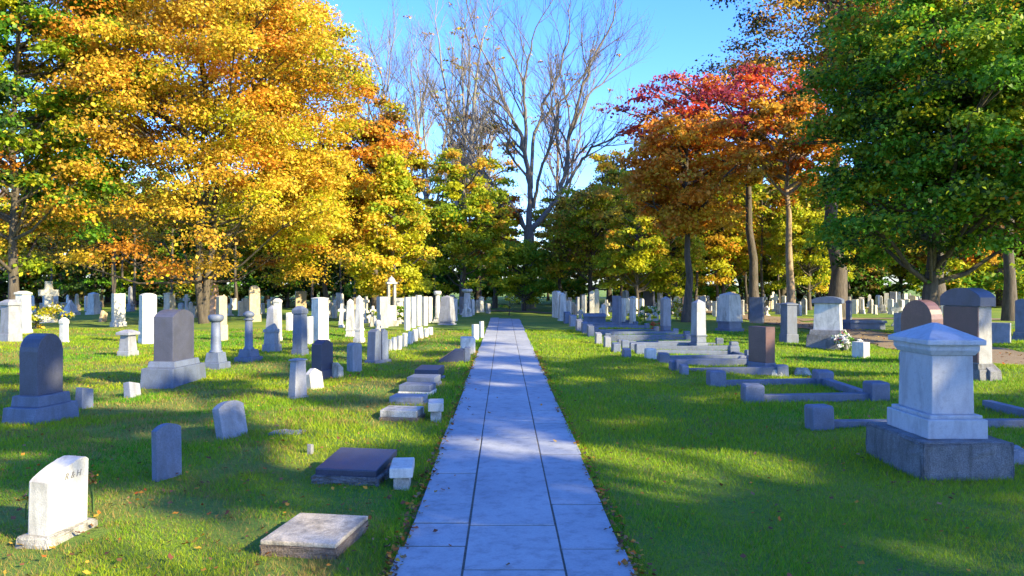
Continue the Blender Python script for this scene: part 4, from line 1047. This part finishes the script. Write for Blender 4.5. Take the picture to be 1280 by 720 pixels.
make_tree('garden_shrub', 'green clump of bush between the tall white row and canopy monument', at(496, 33), 33, .9, 0.06, 0.5, [('LG', 2), ('YG', 1), ('GR', 1)], n=14, per=60, size=0.09, tr=0.03, seed=77, cat='shrub', limb_n=8)

# --- unseen trees added right of and behind the camera to dapple the front lawn
SHADE = []
def shade_trees():
    pal = [('GR', 2), ('YG', 1), ('OL', 1), ('OR', .7)]
    a = make_tree('maple_tree', 'tall unseen maple added beside the camera to the right to shade the front lawn', 12.56, -3.07, 18.0, 6.5, 4.8, pal, n=40, per=230, size=0.26, tr=0.36, seed=81, flat=0.4, hollow=0.25, crx=0.82)
    a.rotation_euler = (0, 0, 2.14); a.scale = (1.03, 1.03, 1.03)
    copy_thing(a, 22.88, -.64, 6.24, 1.05, 'tallest unseen maple, added for shade farther right beyond the dirt track')
    copy_thing(a, 18.61, -9.67, 4.75, .81, 'smallest unseen maple, added for shade behind the camera to the right')
    copy_thing(a, 20.53, -2.57, 5.24, .89, 'smaller unseen maple, added for shade between the taller ones right and behind the camera')
    copy_thing(a, 23.98, -9.15, 6.2, .91, 'tall unseen maple, added for shade right and behind the camera')
    copy_thing(a, 23.5, 15.2, 1.7, (.9, .85, .85), 'tall unseen maple, added for shade to the right, level with the dark red headstones')
    return a
shade_trees()

# ------------------------------------------------------------------ flowers
def bouquet(label, X, Y, z, r, n, pal, seed, size=0.05):
    rng = np.random.default_rng(seed)
    C = np.array([[rng.normal()*r*.5, rng.normal()*r*.4, r*.8+rng.normal()*r*.25] for _ in range(n)])
    V, q, col = leaves(rng, C, np.full(n, r*0.35), 26, size, pal, 0, r*2, 0.8)
    e = empty('bouquet', (X, Y, z)); tag(e, label, 'flowers')
    link_mesh('blooms', mesh_np('blooms', V, q, col), MAT['petal'], e)
    T = Tubes()
    for c in C: T.add([(c[0]*.2, c[1]*.2, -.02), c*.6, c], [.008, .006, .003], 4)
    me = T.mesh('stems'); o = link_mesh('stems', me, None, e); me.materials.append(MAT['stem'])
    return e
m_, ns_, ln_ = new_mat('green stems'); b_ = N(ns_, 'ShaderNodeBsdfPrincipled'); b_.inputs['Base Color'].default_value = (.06, .12, .02, 1); b_.inputs['Roughness'].default_value = .7
o_ = N(ns_, 'ShaderNodeOutputMaterial'); ln_.new(b_.outputs[0], o_.inputs[0]); MAT['stem'] = m_
def flowers():
    X, Y = ground_pt(1050, 437); bouquet('white flowers heaped at the foot of the white curved-cap monument', X, Y-0.1, 0.0, 0.34, 12, [('WH', 3), ('PU', .35), ('GR', .5)], 91, .07)
    X, Y = ground_pt(1064, 438); bouquet('second white flower bunch beside the small square pale block', X, Y, 0.0, 0.26, 8, [('WH', 3), ('GR', .6)], 92, .06)
    X, Y = ground_pt(829, 414); bouquet('dark red flowers by the narrow mauve shaft', X-.3, Y-.3, 0.0, 0.28, 8, [('RE', 2), ('PU', 1), ('GR', 1)], 93, .06)
    bouquet('small yellow and pink flower beside the nearest white headstone', -3.3, 5.5, 0.1, 0.16, 2, [('YE', 2), ('GO', 1), ('RE', .5), ('GR', .8)], 94, .035)
    bouquet('dry pale flower stalk behind the nearest white headstone', -3.05, 5.95, 0.0, 0.2, 2, [('GO', 1), ('BR', 2), ('OL', 1)], 95, .025)
    bouquet('yellow-green plant topping the urn of the twin headstone', *ground_pt(472, 448), 0.93, 0.12, 4, [('YG', 2), ('LG', 1)], 96, .04)
flowers()

# ------------------------------------------------------------------ grass blades and fallen leaves
def vnoise(x, y, s, seed):
    rng = np.random.default_rng(seed); g = rng.random((64, 64))
    u = x*s; v = y*s; iu = np.floor(u).astype(int); iv = np.floor(v).astype(int); fu = u-iu; fv = v-iv
    fu = fu*fu*(3-2*fu); fv = fv*fv*(3-2*fv)
    G = lambda a, b: g[a % 64, b % 64]
    return (G(iu, iv)*(1-fu)+G(iu+1, iv)*fu)*(1-fv)+(G(iu, iv+1)*(1-fu)+G(iu+1, iv+1)*fu)*fv

def build_grass():
    rng = np.random.default_rng(101)
    M = 520000
    # density falls with distance; blades grow wider to keep the cover even
    Y = 3.9*np.exp(rng.random(M)*math.log(30/3.9)); Xr = rng.uniform(-0.72, 0.72, M)*(Y+0.6)
    X = Xr
    en = vnoise(X, Y, 3.3, 12)*0.6+vnoise(X, Y, 9.0, 13)*0.4
    keep = ~((X > -0.60-0.10*en) & (X < 0.71+0.10*en)) & ~((X > 10.5) & (X < 12.9))
    bare = vnoise(X, Y, 0.9, 5)*0.6+vnoise(X, Y, 2.7, 6)*0.4
    thin = np.where((X < -1.2) & (bare > 0.62), 0.35, 1.0)
    keep &= rng.random(M) < thin
    for (sx, sy, sr) in STONES:
        if sy < 20: keep &= (X-sx)**2+(Y-sy)**2 > (sr*0.55)**2
    X = X[keep]; Y = Y[keep]; bare = bare[keep]; M = len(X)
    Z = gz(X, Y)-0.008
    k = np.clip(Y/6, 0.8, 5)
    h = rng.uniform(0.018, 0.044, M)*(0.7+0.7*vnoise(X, Y, 1.7, 8))*np.clip(k, 1, 1.6)
    edge = np.minimum(np.abs(X+0.66), np.abs(X-0.765)) < 0.10
    h = np.where(edge, h*1.15, h)
    w = rng.uniform(0.0022, 0.0042, M)*k
    a = rng.random(M)*2*np.pi; la = rng.random(M)*2*np.pi; ll = rng.uniform(0.2, 0.95, M)*h
    dx = np.cos(a)*w; dy = np.sin(a)*w
    V = np.empty((M, 3, 3))
    V[:, 0] = np.stack([X-dx, Y-dy, Z], 1); V[:, 1] = np.stack([X+dx, Y+dy, Z], 1)
    V[:, 2] = np.stack([X+np.cos(la)*ll, Y+np.sin(la)*ll, Z+h], 1)
    n1 = vnoise(X, Y, 0.5, 2); n2 = vnoise(X, Y, 3.1, 3)
    c0 = np.array([0.055, 0.285, 0.008]); c1 = np.array([0.42, 0.47, 0.012]); c2 = np.array([0.33, 0.25, 0.07])
    t = np.clip(n1*0.75+rng.random(M)*0.5-0.15, 0, 1)[:, None]
    col = c0*(1-t)+c1*t
    dry = (np.clip((bare-0.44)*2.8, 0, .9)*(X < -1)+0.06+0.16*(n2 > .78))[:, None] > rng.random((M, 1))
    col = np.where(dry, c2, col)*(0.65+0.6*rng.random((M, 1)))
    o = link_mesh('grass', mesh_np('grass', V.reshape(-1, 3), None, col, tris=np.arange(M*3).reshape(M, 3)), MAT['blade'])
    tag(o, 'short mown lawn grass on both sides of the slab path', 'grass', kind='stuff')

def build_litter():
    rng = np.random.default_rng(202)
    n1 = 2400; Y1 = 4.2*np.exp(rng.random(n1)*math.log(24/4.2)); X1 = rng.uniform(-.7, .7, n1)*Y1
    keep = (rng.random(n1) < np.where(X1 < 0, 1.0, .35)) & ~((X1 > -.6) & (X1 < .7))
    X1 = X1[keep]; Y1 = Y1[keep]
    n2 = 950; Y2 = 4.3*np.exp(rng.random(n2)*math.log(20/4.3)); sd = rng.random(n2) < .55
    X2 = np.where(sd, -0.67+rng.normal(size=n2)*.035, .785+rng.normal(size=n2)*.04)
    n3 = 26; Y3 = 4.4*np.exp(rng.random(n3)*math.log(14/4.4)); X3 = np.where(rng.random(n3) < .75, -0.62+np.abs(rng.normal(size=n3))*.16, rng.uniform(-.5, .7, n3))
    n4 = 700; Y4 = rng.uniform(14, 40, n4); X4 = rng.uniform(10.2, 13.4, n4)
    X = np.concatenate([X1, X2, X3, X4]); Y = np.concatenate([Y1, Y2, Y3, Y4]); M = len(X)
    onp = (X > -.64) & (X < .75)
    Z = np.where(onp, 0.032, gz(X, Y)+rng.uniform(.018, .045, M))
    P = np.stack([X, Y, Z], 1)
    nrm = np.stack([rng.normal(size=M)*.35, rng.normal(size=M)*.35, np.ones(M)], 1); nrm /= np.linalg.norm(nrm, axis=1)[:, None]
    t = np.cross(nrm, rng.normal(size=(M, 3))); t /= np.linalg.norm(t, axis=1)[:, None]; b = np.cross(nrm, t)
    s = (rng.uniform(.02, .046, M)*np.where(Y > 14, 1.4, 1))[:, None]
    ring = [(-.6, 0, .0), (-.15, .42, .15), (.2, .3, .05), (.65, 0, .18), (.2, -.32, .03), (-.15, -.42, .2)]
    V = np.stack([P+t*s*a+b*s*c+nrm*s*z*1.2 for a, c, z in ring], 1)
    base = np.arange(M)[:, None]*6
    q = np.concatenate([base+np.array([0, 1, 2, 3]), base+np.array([0, 3, 4, 5])], 0)
    cols = np.array([PAL['OR'], PAL['BR'], PAL['GO'], PAL['DO'], (.34, .19, .09), (.28, .10, .05)])
    c = cols[rng.integers(0, 6, M)]*(.45+.5*rng.random((M, 1)))
    o = link_mesh('fallen_leaves', mesh_np('fallen_leaves', V.reshape(-1, 3), q, np.concatenate([c, c])), MAT['litter'])
    tag(o, 'scattered dry orange and brown leaves on the lawn and path edges', 'leaves', kind='stuff')
build_grass(); build_litter()

# ------------------------------------------------------------------ sky, sun, camera
EL = 26.0
hx, hy = 0.819, -0.574
to_sun = Vector((hx*math.cos(R(EL)), hy*math.cos(R(EL)), math.sin(R(EL))))
w = bpy.data.worlds.new('World'); SC.world = w; w.use_nodes = True
nt = w.node_tree; nt.nodes.clear()
sky = nt.nodes.new('ShaderNodeTexSky'); sky.sky_type = 'NISHITA'; sky.sun_disc = False
sky.sun_elevation = R(EL); sky.sun_rotation = math.atan2(hx, hy); sky.air_density = 1.0; sky.dust_density = 0.4; sky.ozone_density = 1.6
hs = nt.nodes.new('ShaderNodeHueSaturation'); hs.inputs['Saturation'].default_value = 1.3
bg = nt.nodes.new('ShaderNodeBackground'); bg.inputs['Strength'].default_value = 0.12
out = nt.nodes.new('ShaderNodeOutputWorld')
nt.links.new(sky.outputs[0], hs.inputs['Color']); tint = nt.nodes.new('ShaderNodeMix'); tint.data_type = 'RGBA'; tint.blend_type = 'MULTIPLY'; tint.inputs[0].default_value = 1.0
tint.inputs[7].default_value = (0.75, 0.93, 1.5, 1)
nt.links.new(hs.outputs[0], tint.inputs[6]); nt.links.new(tint.outputs[2], bg.inputs[0]); nt.links.new(bg.outputs[0], out.inputs[0])

sl = bpy.data.lights.new('sun', 'SUN'); sl.energy = 5.0; sl.angle = R(0.55); sl.color = (1.0, 0.82, 0.46)
so = bpy.data.objects.new('sun', sl); COL.objects.link(so); so.rotation_euler = to_sun.to_track_quat('Z', 'Y').to_euler(); so.location = (30, -10, 30)

cam = bpy.data.cameras.new('camera'); co = bpy.data.objects.new('camera', cam); COL.objects.link(co)
co.location = (0, 0, CAM_H); co.rotation_euler = (R(90), 0, 0)
cam.sensor_width = 36; cam.lens = F/1280*36; cam.shift_x = 10/1280; cam.shift_y = -5/1280
cam.clip_start = 0.1; cam.clip_end = 3000
SC.camera = co
SC.view_settings.view_transform = 'Standard'; SC.view_settings.look = 'None'; SC.view_settings.exposure = 1.62; SC.view_settings.gamma = 1.0
SC.cycles.max_bounces = 8; SC.cycles.diffuse_bounces = 4; SC.cycles.transmission_bounces = 6; SC.cycles.transparent_max_bounces = 4
SC.cycles.use_denoising = True
